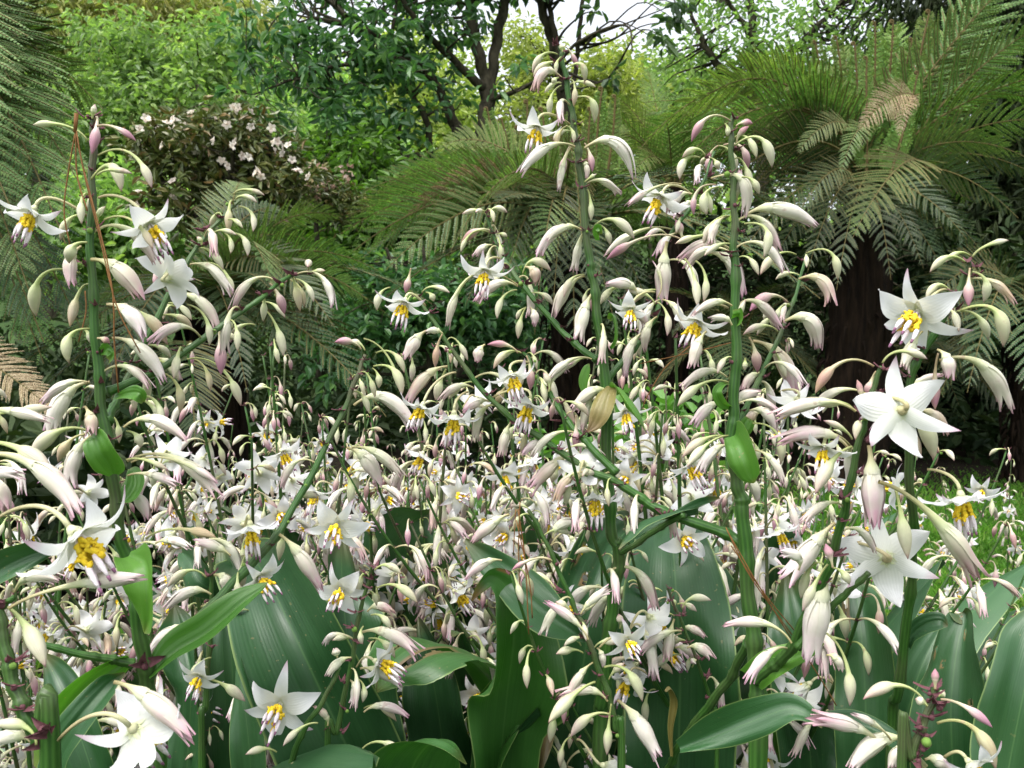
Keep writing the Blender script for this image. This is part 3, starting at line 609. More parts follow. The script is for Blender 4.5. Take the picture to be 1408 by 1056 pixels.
# dark ferns under and beyond the big one
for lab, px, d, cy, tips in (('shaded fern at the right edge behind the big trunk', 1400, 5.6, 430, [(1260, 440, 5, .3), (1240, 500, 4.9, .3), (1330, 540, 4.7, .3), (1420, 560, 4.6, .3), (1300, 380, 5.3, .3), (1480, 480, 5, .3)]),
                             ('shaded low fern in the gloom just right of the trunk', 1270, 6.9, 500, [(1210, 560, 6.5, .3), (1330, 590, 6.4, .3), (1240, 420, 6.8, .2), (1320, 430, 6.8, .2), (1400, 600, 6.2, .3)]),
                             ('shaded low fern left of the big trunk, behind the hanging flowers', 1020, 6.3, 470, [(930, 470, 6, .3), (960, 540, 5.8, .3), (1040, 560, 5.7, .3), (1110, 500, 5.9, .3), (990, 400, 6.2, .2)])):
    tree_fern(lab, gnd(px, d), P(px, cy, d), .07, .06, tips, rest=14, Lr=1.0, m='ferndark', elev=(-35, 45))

# ------------------------------------------------------------ trees and bushes
def leaves_mesh(mb, centers, per, spread, ln, wdt, r_np, upb=.55, droop=.2, whorl=False, mat=0, flat=1.0):
    """leaf-sized faces in clumps: two halves folded along a midrib."""
    C = np.repeat(np.asarray(centers), per, axis=0); n = len(C)
    off = r_np.standard_normal((n, 3)); off /= np.linalg.norm(off, axis=1)[:, None]
    d = off.copy(); d[:, 2] = d[:, 2] * .6 - droop; d += .35 * r_np.standard_normal((n, 3)); d /= np.linalg.norm(d, axis=1)[:, None]
    rad = (r_np.random(n) ** (.5 if not whorl else 2.0)) * spread
    Bp = C + off * rad[:, None] * np.array([1, 1, flat])
    nn = r_np.standard_normal((n, 3)) * .55; nn[:, 2] += upb; nn -= d * np.sum(nn * d, 1)[:, None]; nn /= np.linalg.norm(nn, axis=1)[:, None] + 1e-9
    sd = np.cross(d, nn); l = ln * (0.65 + .6 * r_np.random(n)); w_ = wdt * (l / ln) * .5
    f = nn * (w_ * .45)[:, None]; D = d * l[:, None]; S = sd * w_[:, None]
    v = np.stack([Bp, Bp + D * .30 + S * .92 + f, Bp + D * .68 + S * .72 + f * .8, Bp + D - nn * (l * .16)[:, None], Bp + D * .68 - S * .72 + f * .8, Bp + D * .30 - S * .92 + f], 1).reshape(-1, 3)
    mb.add(v, [q for k in range(0, 6 * n, 6) for q in ((k, k + 1, k + 2, k + 3), (k, k + 3, k + 4, k + 5))], np.zeros((6 * n, 2)), mat)
def blobs_pts(blobs, n, r_np):
    """points through ellipsoids (px, py, depth, rx px, ry px, rdepth m)."""
    vol = np.array([b[3] * b[4] * b[2] ** 2 * b[5] for b in blobs]); k = r_np.choice(len(blobs), n, p=vol / vol.sum()); out = []
    for i in k:
        px, py, d, rx, ry, rd = blobs[i]; q = r_np.standard_normal(3); q = q / np.linalg.norm(q) * r_np.random() ** .45
        out.append(P(px, py, d) + RIGHT * q[0] * rx / FPX * d + np.array([0, 0, 1.0]) * q[2] * ry / FPX * d + np.array([0, 1.0, 0]) * q[1] * rd)
    return np.array(out)
def tree(name, label, cat, base_px, d, limbs, blobs, nclump, per, spread, ln, wdt, lm, twigs=120, seed=1, group=None, base=None, r_twig=.010, crownname='crown', **kw):
    """limbs: lists of (px, py, depth, radius m); crown: leaf clumps on twigs."""
    r_np = np.random.default_rng(seed); base = gnd(base_px, d) if base is None else base
    root = thing(name, label, cat, base, group); mb = MB(); sk = []
    for i, lb in enumerate(limbs):
        a = cr([list(P(*q[:3])) + [q[3]] for q in lb], 14 * len(lb)); p = a[:, :3]
        p = p + .18 * a[:, 3:4] * np.sin(np.arange(len(p))[:, None] * np.array([.9, .7, .4]) + i)
        mb.tube(p, np.maximum(a[:, 3], .004), 9); sk.append(a)
    sk = np.vstack(sk) if sk else np.zeros((0, 4))
    cen = blobs_pts(blobs, nclump, r_np)
    if len(sk):
        for c in cen[:twigs]:
            dd = np.linalg.norm(sk[:, :3] - c, axis=1) + np.where(sk[:, 2] > c[2] + .2, .6, 0); j = int(np.argmin(dd)); s_ = sk[j, :3]; L = dd[j]
            if L > 4.5: continue
            mid1 = s_ + (c - s_) * .35 + r_np.standard_normal(3) * L * .09; mid2 = s_ + (c - s_) * .7 + r_np.standard_normal(3) * L * .09 + (0, 0, .06 * L)
            mb.tube(cr([s_, mid1, mid2, c], 12), np.linspace(min(sk[j, 3] * .6, r_twig * (1 + L)), r_twig * .3, 12), 5, cap=False)
        mb.build('trunk', M['bark'], root, base)
    cb = MB(); leaves_mesh(cb, cen, per, spread, ln, wdt, r_np, **kw); cb.build(crownname, M[lm], root, base, smooth=False)
    return root
M['lf_mag'] = leaf_mat('glossy_tree_leaf', [(0, (0.035, 0.088, 0.036)), (.7, (0.07, 0.155, 0.06)), (1, (0.14, 0.24, 0.085))], .42, .36)  # greens lightened in the colour in place of a thin haze
M['lf_bright'] = leaf_mat('bright_tree_leaf', [(0, (0.13, 0.23, 0.08)), (.7, (0.21, 0.34, 0.12)), (1, (0.32, 0.45, 0.16))], .55, .45)  # paler greens stand in for a veil of haze over the trees
M['lf_yellow'] = leaf_mat('yellow_green_leaf', [(0, (0.19, 0.24, 0.06)), (1, (0.34, 0.38, 0.11))], .5, .4)
M['lf_conifer'] = leaf_mat('golden_conifer_leaf', [(0, (0.17, 0.20, 0.05)), (1, (0.34, 0.34, 0.10))], .55, .3)
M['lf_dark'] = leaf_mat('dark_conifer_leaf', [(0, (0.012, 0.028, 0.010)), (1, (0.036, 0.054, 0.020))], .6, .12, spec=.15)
M['lf_rhodo'] = leaf_mat('rhododendron_leaf', [(0, (0.055, 0.085, 0.022)), (.6, (0.11, 0.145, 0.04)), (.85, (0.16, 0.16, 0.055)), (1, (0.24, 0.16, 0.06))], .42, .12)
M['lf_fresh'] = leaf_mat('fresh_undergrowth_leaf', [(0, (0.05, 0.15, 0.018)), (1, (0.12, 0.27, 0.04))], .5, .35)
M['lf_herb'] = leaf_mat('herb_leaf', [(0, (0.05, 0.13, 0.022)), (1, (0.10, 0.21, 0.04))], .5, .3)
M['blossom'] = leaf_mat('white_blossom', [(0, (0.46, 0.37, 0.34)), (1, (0.64, 0.60, 0.57))], .6, .3, (1, 1, 1))
M['blossom_pink'] = leaf_mat('pink_blossom', [(0, (0.34, 0.20, 0.16)), (1, (0.56, 0.42, 0.38))], .6, .3, (1, 1, 1))

# large dark-leaved tree: several leaning trunks, wide left boughs
tree('broadleaf_tree', 'large dark-leaved tree with several mossy leaning trunks, top centre', 'tree', 640, 7.6, [
    [(640, 520, 7.6, 0.089), (642, 230, 7.6, 0.072), (622, 165, 7.6, 0.050), (596, 110, 7.6, 0.039), (560, 80, 7.4, 0.050), (500, 40, 7.2, 0.034), (430, 25, 7.0, 0.016)],
    [(644, 500, 7.7, 0.095), (660, 210, 7.7, 0.061), (668, 120, 7.8, 0.056), (650, 40, 7.8, 0.053), (642, -60, 7.9, 0.050), (630, -260, 8, 0.028)],
    [(672, 210, 7.8, 0.056), (676, 110, 7.8, 0.050), (690, 20, 7.9, 0.050), (720, -80, 8, 0.039), (760, -220, 8, 0.022)],
    [(664, 120, 7.75, 0.044), (600, 60, 7.4, 0.028), (560, 10, 7.2, 0.022), (520, -60, 7.0, 0.016)],
    [(640, 235, 7.6, 0.044), (595, 245, 7.4, 0.034), (588, 170, 7.2, 0.028), (560, 120, 7.1, 0.022), (540, 60, 7.1, 0.016), (548, -20, 7.1, 0.011)],
    [(640, 250, 7.6, 0.050), (585, 215, 7.3, 0.034), (520, 235, 7.0, 0.028), (480, 255, 6.8, 0.016)],
    [(590, 110, 7.5, 0.028), (540, 95, 7.2, 0.022), (470, 90, 6.9, 0.016), (400, 110, 6.7, 0.011), (350, 130, 6.6, 0.006)],
    [(600, 110, 7.5, 0.028), (520, 60, 7, 0.022), (420, -20, 6.7, 0.016), (330, -30, 6.5, 0.008)],
    [(668, 140, 7.8, 0.028), (740, 110, 7.4, 0.016), (800, 55, 7.0, 0.014), (860, 35, 6.8, 0.009), (870, 70, 6.7, 0.006)],
    [(562, 240, 7.3, 0.022), (548, 200, 7.2, 0.016), (556, 150, 7.1, 0.011)]],
    [(420, 55, 6.8, 130, 75, .8), (520, 105, 7.0, 95, 95, .7), (360, 130, 6.7, 60, 50, .5), (470, 175, 6.9, 80, 40, .5), (590, 40, 7.4, 90, 60, .8), (540, -60, 7.5, 220, 60, 1.2), (655, 125, 7.2, 30, 22, .2), (700, -50, 7.8, 100, 50, .9), (710, 85, 7.0, 45, 25, .3), (560, 170, 7.0, 50, 40, .3), (440, 240, 6.9, 50, 30, .3)],
    430, 13, .14, .10, .048, 'lf_mag', 260, 3, whorl=True, droop=.45)
tree('broadleaf_tree', 'slender bare-trunked tree leaning right against the white sky, top centre', 'tree', 770, 8.4, [
    [(775, 480, 8.4, 0.056), (778, 200, 8.4, 0.050), (762, 70, 8.4, 0.048), (742, 0, 8.4, 0.044), (715, -120, 8.5, 0.028)],
    [(772, 150, 8.4, 0.034), (765, 60, 8.3, 0.028), (752, -20, 8.4, 0.025), (756, -150, 8.4, 0.016)],
    [(778, 210, 8.4, 0.028), (790, 110, 8.5, 0.025), (796, 50, 8.5, 0.022), (803, -20, 8.6, 0.020), (815, -140, 8.6, 0.011)]],
    [(885, 40, 7.4, 32, 40, .3), (900, 95, 7.4, 26, 20, .2), (925, 20, 7.6, 22, 30, .3), (815, 20, 7.8, 30, 16, .2), (770, -70, 8, 90, 45, .6), (848, 100, 7.4, 20, 22, .2)], 60, 13, .14, .13, .058, 'lf_mag', 60, 4, whorl=True, droop=.4)
tree('broadleaf_tree', 'feathery yellow-green tree behind the leaning trunks, top centre', 'tree', 790, 13, [[(790, 500, 13, .2), (785, 200, 13, .15), (770, 90, 13, .08)], [(785, 220, 13, .1), (840, 120, 13, .05), (860, 80, 13, .03)]],
     [(722, 90, 13, 48, 62, 1.0), (835, 120, 13, 60, 50, 1.0), (790, 170, 13, 130, 60, 1.2)], 420, 26, .30, .10, .045, 'lf_yellow', 120, 5)
tree('broadleaf_tree', 'bright green leafy tree in front of the golden conifers, upper left', 'tree', 200, 12, [[(210, 480, 12, .16), (200, 250, 12, .12), (180, 90, 12, .05)], [(205, 260, 12, .08), (280, 130, 12, .04), (290, 60, 12, .02)], [(205, 280, 12, .08), (120, 150, 12, .03)]],
     [(170, 85, 12, 75, 60, 1.0), (290, 100, 12.2, 60, 65, 1), (230, 160, 11.8, 110, 60, 1.2), (120, 190, 11.6, 80, 70, 1), (340, 190, 12, 80, 60, 1), (60, 150, 12.4, 70, 55, 1)], 700, 26, .28, .115, .055, 'lf_bright', 200, 6, droop=.5)
for lab, px, d, blobs, lm, n_, sd in (
    ('golden conifer with drooping sprays on the skyline, far upper left', 60, 20, [(60, 40, 20, 110, 70, 2.2), (40, 130, 20, 120, 80, 2)], 'lf_conifer', 420, 7),
    ('golden conifer on the skyline, just left of the gap of white sky', 210, 21, [(210, 50, 21, 90, 65, 2.2), (190, 130, 21, 110, 60, 2)], 'lf_conifer', 420, 8),
    ('olive conifer on the skyline between the gap of sky and the dark-leaved tree', 330, 22, [(310, 60, 22, 100, 70, 2.4), (320, 150, 22, 120, 70, 2)], 'lf_conifer', 420, 9),
    ('dark conifer poking up at the very top behind the golden ones', 285, 25, [(275, 5, 25, 60, 22, 1.6), (215, 2, 25, 50, 20, 1.6), (115, 0, 25, 40, 24, 1.4)], 'lf_dark', 200, 10)):
    tree('conifer_tree', lab, 'tree', px, d, [[(px, 480, d, .3), (px, 150, d, .2), (px + 6, 20, d, .08)]], blobs, n_, 34, .55, .26, .055, lm, 80, sd, droop=.9, flat=1.5)
tree('broadleaf_tree', 'leafy light green tree with sky showing through, top right of centre', 'tree', 1040, 9.5, [[(1050, 500, 9.5, .10), (1046, 200, 9.5, .07), (1036, 90, 9.5, .05), (1030, -80, 9.5, .04)], [(1045, 160, 9.5, .06), (980, 80, 9.3, .04), (950, 20, 9.2, .02)], [(1042, 120, 9.5, .05), (1100, 60, 9.4, .035), (1150, 10, 9.3, .02)], [(1040, 60, 9.5, .04), (1000, 0, 9.4, .02)]],
     [(985, 55, 9.4, 65, 45, .7), (1060, 95, 9.4, 90, 45, .8), (1110, 25, 9.4, 80, 45, .7), (1010, -20, 9.4, 110, 40, .8), (950, 110, 9.6, 50, 40, .6), (1165, 70, 9.5, 50, 60, .6), (1180, -30, 9.6, 60, 60, .7)], 230, 14, .25, .085, .040, 'lf_bright', 170, 11, droop=.35, flat=.6)
tree('conifer_tree', 'dense dark conifer with hanging foliage filling the top right corner', 'tree', 1400, 8.8, [[(1490, 500, 8.8, .2), (1480, 100, 8.8, .16), (1470, -200, 8.8, .1)]],  # crown widened out of view at the right to block sky light
     [(1390, 40, 8.6, 170, 110, 1.3), (1260, 20, 8.9, 90, 90, 1), (1480, 200, 8.4, 180, 160, 1.4), (1330, 200, 8.8, 130, 140, 1), (1450, -120, 8.8, 200, 120, 1.4), (1420, 380, 8.6, 220, 120, 1.0), (1270, 330, 8.9, 110, 160, .8), (1290, 480, 8.8, 160, 80, .8)], 1000, 26, .36, .20, .030, 'lf_dark', 200, 12, droop=1.1, flat=1.4)
for lab, px, d, blobs, lm, n_, sd in (
    ('rounded pale green tree far behind, right of the leaning trunks', 900, 19, [(900, 125, 19, 90, 45, 2), (930, 170, 18, 120, 60, 2)], 'lf_bright', 300, 21),
    ('low green tree far behind the bright one at the left', 420, 17, [(420, 170, 17, 120, 80, 2), (480, 240, 16, 120, 60, 2)], 'lf_bright', 340, 22),
    ('yellowish tree behind the boughs of the dark-leaved tree', 560, 18, [(560, 130, 18, 120, 80, 2), (620, 200, 18, 100, 70, 2)], 'lf_yellow', 340, 23),
    ('green tree far behind the right tree fern, left of the dark conifer', 1130, 17, [(1090, 190, 17, 130, 60, 2), (1190, 170, 17, 110, 80, 2)], 'lf_bright', 320, 24)):
    tree('broadleaf_tree', lab, 'tree', px, d, [[(px, 490, d, .2), (px, 200, d, .12), (px + 10, blobs[0][1], d, .05)]], blobs, n_, 24, .5, .16, .08, lm, 80, sd)
# rhododendron with white flowers
rh = tree('rhododendron_bush', 'bronze-leaved rhododendron dotted with white flowers, left of the dark-leaved tree', 'bush', 315, 4.9, [[(330, 560, 4.9, .045), (322, 360, 4.9, .035), (300, 270, 4.9, .02), (260, 190, 4.9, .01)], [(325, 380, 4.9, .025), (360, 260, 4.9, .018), (370, 190, 4.9, .008)], [(322, 350, 4.9, .025), (240, 270, 4.8, .015), (200, 210, 4.8, .008)], [(300, 300, 4.9, .02), (320, 220, 4.7, .012), (310, 160, 4.7, .006)]],
     [(290, 205, 4.8, 85, 60, .42), (215, 205, 4.8, 50, 44, .3), (385, 250, 4.9, 48, 62, .32), (270, 280, 4.8, 85, 42, .35), (345, 185, 4.8, 45, 34, .3), (330, 320, 4.9, 60, 36, .3), (240, 165, 4.8, 26, 16, .2), (410, 215, 4.9, 22, 16, .2)], 330, 13, .10, .066, .025, 'lf_rhodo', 260, 13, r_twig=.004, whorl=True, crownname='foliage')
r_np = np.random.default_rng(40)
for k, (px, py) in enumerate([(238, 162), (206, 162), (240, 178), (247, 195), (279, 178), (323, 152), (345, 153), (320, 188), (308, 203), (308, 222), (190, 172), (215, 173), (333, 226), (382, 197), (392, 212), (404, 230), (420, 234), (237, 258), (295, 178), (340, 200), (366, 182), (185, 265), (345, 175), (262, 205), (272, 160), (360, 235), (225, 195), (300, 160), (316, 172), (328, 200), (250, 172), (398, 205), (228, 170)]):
    mb = MB(); c = P(px, py, 4.35 + .12 * (k % 4)); fs = [c + r_np.standard_normal(3) * .02 for _ in range(1 + k % 2 + (k % 5 == 0))]
    for q in fs:
        ax = unit(r_np.standard_normal(3) + (0, -1.1, .1)); a0 = unit(np.cross(ax, (0, .3, 1))); a1 = np.cross(ax, a0)
        for j in range(5):
            an = j * 1.2566 + .3; dd = a0 * math.cos(an) + a1 * math.sin(an); s_ = np.cross(ax, dd); L = .024
            rows = np.array([[q + dd * L * u * (1 + .1 * abs(e)) + ax * L * (.9 * u ** .5 - .35 * u * u * u) + s_ * e * L * .42 * math.sin(math.pi * min(.94, .12 + .8 * u)) for e in (-1, 0, 1)] for u in (0, .35, .7, 1)])
            mb.strip(rows, np.zeros((4, 3, 2)))
    mb.build('blossom', M['blossom'], rh, c)
pk = tree('azalea_bush', 'small pink-flowered azalea right of the bronze rhododendron', 'bush', 440, 5.4, [[(440, 520, 5.4, .03), (435, 300, 5.4, .015), (430, 240, 5.4, .006)]], [(432, 262, 5.4, 42, 34, .2), (470, 285, 5.5, 38, 30, .2)], 90, 14, .08, .05, .02, 'lf_rhodo', 60, 14, r_twig=.003, crownname='foliage')
cb = MB(); leaves_mesh(cb, blobs_pts([(430, 255, 5.3, 36, 26, .15), (472, 238, 5.4, 16, 12, .1), (415, 232, 5.2, 14, 10, .1), (392, 300, 5.2, 14, 10, .1)], 18, r_np), 6, .05, .04, .028, r_np, upb=.2); cb.build('blossom', M['blossom_pink'], pk, P(430, 255, 5.3), smooth=False)
# shrubs of fresh green in the middle distance
for lab, px, d, blobs, lm, n_, ln in (
    ('fresh green shrub behind the left tree fern', 160, 6.5, [(170, 280, 6.5, 70, 60, .5), (110, 330, 6.3, 80, 60, .5), (220, 330, 6.4, 70, 60, .5)], 'lf_bright', 240, .09),
    ('bright green shrub under the boughs of the dark-leaved tree', 500, 6.6, [(480, 230, 6.8, 70, 45, .5), (540, 280, 6.6, 60, 50, .5), (450, 310, 6.4, 70, 50, .5), (600, 260, 6.9, 40, 40, .4)], 'lf_fresh', 260, .09),
    ('leafy green shrub behind the croziers of the middle fern', 740, 7.2, [(740, 260, 7.4, 110, 60, .5), (660, 300, 7.2, 70, 70, .5), (860, 290, 7.2, 70, 70, .5)], 'lf_bright', 260, .09),
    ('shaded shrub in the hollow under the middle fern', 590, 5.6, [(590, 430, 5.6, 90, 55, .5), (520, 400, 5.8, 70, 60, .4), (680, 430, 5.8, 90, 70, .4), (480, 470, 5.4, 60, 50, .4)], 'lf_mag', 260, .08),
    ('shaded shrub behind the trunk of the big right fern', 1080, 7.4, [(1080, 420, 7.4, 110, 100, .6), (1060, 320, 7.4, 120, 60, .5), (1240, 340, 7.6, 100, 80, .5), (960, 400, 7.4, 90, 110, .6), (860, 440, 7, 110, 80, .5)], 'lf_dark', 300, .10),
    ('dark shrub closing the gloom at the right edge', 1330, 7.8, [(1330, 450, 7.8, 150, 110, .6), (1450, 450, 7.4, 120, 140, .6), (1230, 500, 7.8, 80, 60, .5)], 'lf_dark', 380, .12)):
    tree('leafy_shrub', lab, 'shrub', px, d, [[(px, 560, d, .03), (px, 420, d, .02), (px - 10, 330 if d < 7 else 380, d, .01)], [(px, 460, d, .02), (px + 50, 350, d, .01)], [(px, 460, d, .02), (px - 60, 340, d, .01)]], blobs, n_, 18, .16, ln, ln * .48, lm, 90, int(px), crownname='foliage')
tree('leafy_herb', 'bright green broad-leaved herb among the lilies right of the central stalk', 'herb', 905, 1.55, [[(905, 900, 1.55, .004), (905, 600, 1.55, .002)]], [(895, 575, 1.5, 60, 32, .10), (950, 590, 1.55, 40, 30, .08), (860, 610, 1.6, 60, 40, .1), (800, 640, 1.7, 70, 40, .1)], 40, 6, .05, .045, .034, 'lf_herb', 40, 31, r_twig=.0012, upb=1.2, crownname='foliage')
tree('leafy_herb', 'bright green herb between the wet folded leaf and the low lily stalks', 'herb', 640, 1.3, [[(640, 950, 1.3, .004), (640, 760, 1.3, .002)]], [(630, 760, 1.3, 45, 40, .06), (680, 770, 1.35, 40, 30, .06), (1010, 690, 1.3, 30, 25, .05), (590, 800, 1.25, 30, 30, .05)], 46, 6, .035, .05, .035, 'lf_herb', 46, 32, r_twig=.0012, upb=1.2, crownname='foliage')
mound('shaded_bed', -1.75, 3.9, 1.75, 1.45, 0.06, M['soil'], z0=0.007)
# rotten log lying behind the lilies
mb = MB(); c = cr([P(520, 625, 3.9) * (1, 1, 0) + (0, 0, .16), P(600, 620, 3.7) * (1, 1, 0) + (0, 0, .17), P(690, 600, 3.6) * (1, 1, 0) + (0, 0, .16)], 26)
mb.tube(c, .14 + .012 * np.sin(np.arange(26) * 1.7) + .008 * np.cos(np.arange(26) * 3.1), 18); o = mb.build('fallen_log', M['log'], None, c[0]); tag(o, 'rotten brown log lying on the ground behind the crowded lilies', 'log')

# ------------------------------------------------------------ far undergrowth and the lawn's grass
ug = MB(); cen = []
for i in range(1300):
    px = r_np.uniform(-250, 1650); d = r_np.uniform(6.4, 13.5); g = np.array(gnd(px, d)); cen.append(g + (0, 0, r_np.uniform(.05, 1.0) * r_np.uniform(.6, 1.5) * (.25 if d < 9 else 1)))
for i in range(170):
    g = np.array(gnd(r_np.uniform(-150, 330), r_np.uniform(2.9, 5.0))); cen.append(g + (0, 0, r_np.uniform(.02, .30)))
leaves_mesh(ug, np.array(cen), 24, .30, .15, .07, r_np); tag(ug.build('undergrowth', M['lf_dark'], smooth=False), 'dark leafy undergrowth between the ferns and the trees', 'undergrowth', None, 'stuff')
fw = MB(); cen = []
for i in range(1500):
    yy = r_np.uniform(24, 52); xx = r_np.uniform(-.75, .75) * yy; z = -0.3 + 9.5 * (1 - math.exp(-((yy - 14) / 16) ** 1.5)) * (1 - 0.012 * (xx + 12)); cen.append((xx, yy, z + r_np.uniform(0, 1.0) ** 1.5 * 3.0 - .4))
leaves_mesh(fw, np.array(cen), 16, 1.0, .42, .22, r_np); tag(fw.build('far_wood', M['lf_bright'], smooth=False), 'far green wood on the hillside behind the garden', 'wood', None, 'stuff')
gs = MB(); n = 120000
def blades(n, xy, h0, h1):
    r = r_np.random((n, 4)); L = h0 + (h1 - h0) * r[:, 0]; a = r[:, 1] * 6.283; d = np.stack([np.cos(a), np.sin(a), 0 * a], 1); s = np.stack([-np.sin(a), np.cos(a), 0 * a], 1)
    b_ = np.column_stack([xy, np.full(n, .0)]); w_ = (.0014 + .0016 * r[:, 2])[:, None] * (1 + 0.15 * xy[:, 1:2]); le = (.25 + .7 * r[:, 3])[:, None] * L[:, None]
    v = np.stack([b_ - s * w_, b_ + s * w_, b_ + d * le * .4 + s * w_ * .7 + np.outer(L * .62, (0, 0, 1)), b_ + d * le + np.outer(L * .92, (0, 0, 1)), b_ + d * le * .4 - s * w_ * .7 + np.outer(L * .62, (0, 0, 1))], 1)
    gs.add(v.reshape(-1, 3), [tuple(range(5 * k, 5 * k + 5)) for k in range(n)], np.zeros((5 * n, 2)), 0)
yy = 1.3 + 7.2 * r_np.random(n) ** 1.25; xx = r_np.uniform(-.78, .78, n) * yy
keep = (((xx + 1.75) / 1.7) ** 2 + ((yy - 3.9) / 1.38) ** 2 > 1) & ((xx / 1.35) ** 2 + ((yy - 1.75) / 1.5) ** 2 > 1) & ~((np.abs(xx) < .22 * yy) & (yy < 3.2))
xy = np.column_stack([xx, yy])[keep]
clump = np.sin(xy[:, 0] * 9 + np.sin(xy[:, 1] * 7)) * np.sin(xy[:, 1] * 8) * .012
blades(len(xy), xy, .022, .062); tag(gs.build('lawn_grass', M['grass'], smooth=False), 'short green lawn grass around the lily bed', 'grass', None, 'stuff')
# ------------------------------------------------------------ the nearest lilies, each placed by its photograph
def tp(c, r, pts, d0, d1=None):
    k = 1408 / 470; d1 = d0 if d1 is None else d1; n = max(1, len(pts) - 1)
    return [((0, 470, 938)[c] + x / k, (0, 352, 704)[r] + y / k, d0 + (d1 - d0) * i / n) for i, (x, y) in enumerate(pts)]

# --- tall stalk at the left
A = Lily('tall lily at the left with upright stalk, curled stem leaves and long side branches', 205, .47)
A.stem('main', [(216, 1056, .47), (210, 990, .47), (202, 934, .465), (190, 854, .46), (180, 787, .46), (165, 735, .455), (152, 640, .45), (140, 560, .45), (132, 470, .45), (125, 352, .45), (127, 260, .45), (128, 190, .45), (129, 158, .45)], .0052, .0014, 'flower_stem', True)
A.stem('a1', [(147, 580, .45)] + tp(0, 1, [(470, 620), (530, 500), (640, 270), (740, 80), (830, -60)], .47, .52) + [(300, 305, .53), (330, 275, .54)], .0026, .0009)
A.stem('a2', tp(0, 1, [(440, 560), (650, 470), (880, 310), (1080, 170), (1180, 90), (1285, 64)], .455, .56), .0024, .0008)
A.stem('e', tp(0, 2, [(600, 690), (700, 560), (880, 380), (1000, 250), (1130, 110)], .465, .52) + [(420, 668, .54), (470, 570, .56), (490, 520, .565), (502, 488, .57)], .0036, .0012)
A.stem('a4', tp(0, 2, [(545, 625), (450, 605), (350, 590), (150, 540)], .46, .44), .0026, .0016)
A.nodes('main', .50, .99, 15); A.nodes('a1', .25, .98, 9); A.nodes('a2', .2, .96, 8); A.nodes('e', .42, .98, 9, .003)
A.bracts(P(200, 912, .46), FWD, .006)
A.table(0, 0, .45, '''
b 380 490 392 428 30 .02
b 365 585 135 515 42 .2
p 400 520 560 580 38 .18
b 405 640 625 775 52 .42
b 375 740 500 790 66 .75
b 400 722 545 715 34 .2
b 345 690 355 870 34
b 405 915 435 850 30
b 430 905 630 1025 46 .3
b 350 885 250 990 46 .3
b 360 1000 285 1085 72 .35
o 360 890 132 872 150 -.25 .9 .35 .4
o 405 815 620 930 150 .55 .75 .25 1.1''')
A.table(0, 0, .53, '''
b 960 800 1090 805 26 .25
b 970 820 1060 835 30 .3
b 985 850 1042 955 36 .35
b 940 905 1000 940 24
b 925 960 950 1045 32
b 950 960 1020 1056 42 .35
b 830 1010 810 975 26
b 880 960 975 968 26''')
A.table(0, 1, .45, '''
s 335 -40 300 125 72
s 375 15 590 185 104 .2
b 330 72 150 250 70 .5
s 440 200 600 345 92 .22
b 470 222 690 365 72 .28
p 400 340 452 360 40 .2
b 340 300 372 360 36
b 370 300 285 442 62 .45
s 462 338 680 520 78 .2
s 360 520 170 610 56 .2
s 370 520 205 745 92 .25
b 360 720 120 840 84 .28
b 350 735 240 850 60
s 380 740 290 960 80 .2
s 350 620 380 740 70 .1
s 510 705 775 765 72 .3
b 520 604 668 695 42 .55
b 520 722 580 790 52 .3
s 525 845 900 992 78 .28
s 540 850 905 940 44 .2
s 525 905 740 950 48 .15
b 520 840 690 880 32 .15
s 500 980 610 1090 70 .3''')
A.table(0, 1, .51, '''
p 672 20 650 142 34
s 780 35 952 165 58 .28
b 840 28 955 165 42 .3
s 700 165 905 310 64 .32
b 690 195 790 265 40
b 770 200 862 370 44 .3
b 630 430 738 515 44
s 640 420 742 512 46
b 660 480 740 648 52 .3
b 560 590 670 695 40
o 770 40 692 90 155 .25 -.45 -.85 .5''')
A.table(0, 1, .54, '''
p 1110 112 1172 240 54 .12
b 1080 190 1175 255 32
b 1078 212 1168 415 54 .15
b 1050 285 950 325 32
b 1195 98 1252 210 38
b 1220 95 1292 190 38
b 1280 66 1340 60 26 .05
p 900 285 910 490 68 .02
b 905 320 975 350 36
b 800 425 866 556 38
b 770 425 992 618 54 .32
b 1000 240 930 330 38
s 905 340 960 345 40''')
A.table(0, 2, .5, '''
s 1150 92 1330 335 84 .08
o 1000 110 1032 62 135 .15 1 .05
o 985 290 1070 270 120 .6 .5 .35
s 950 180 800 120 60 .1
s 880 260 935 335 72 .4''')
A.table(1, 1, .565, '''
b 140 400 258 482 42 .4
b 125 462 152 545 42
b 130 455 246 576 58 .42
p 80 385 -30 355 46 .25
s 50 615 305 718 80 .4
b 95 390 30 350 40
s 20 790 160 950 84 .2
s 40 790 250 912 60 .2
b -5 880 30 1030 50
b 90 340 240 560 40''')
A.table(0, 2, .455, '''
b 600 110 890 105 56 .18
s 640 130 790 150 52 .2''')
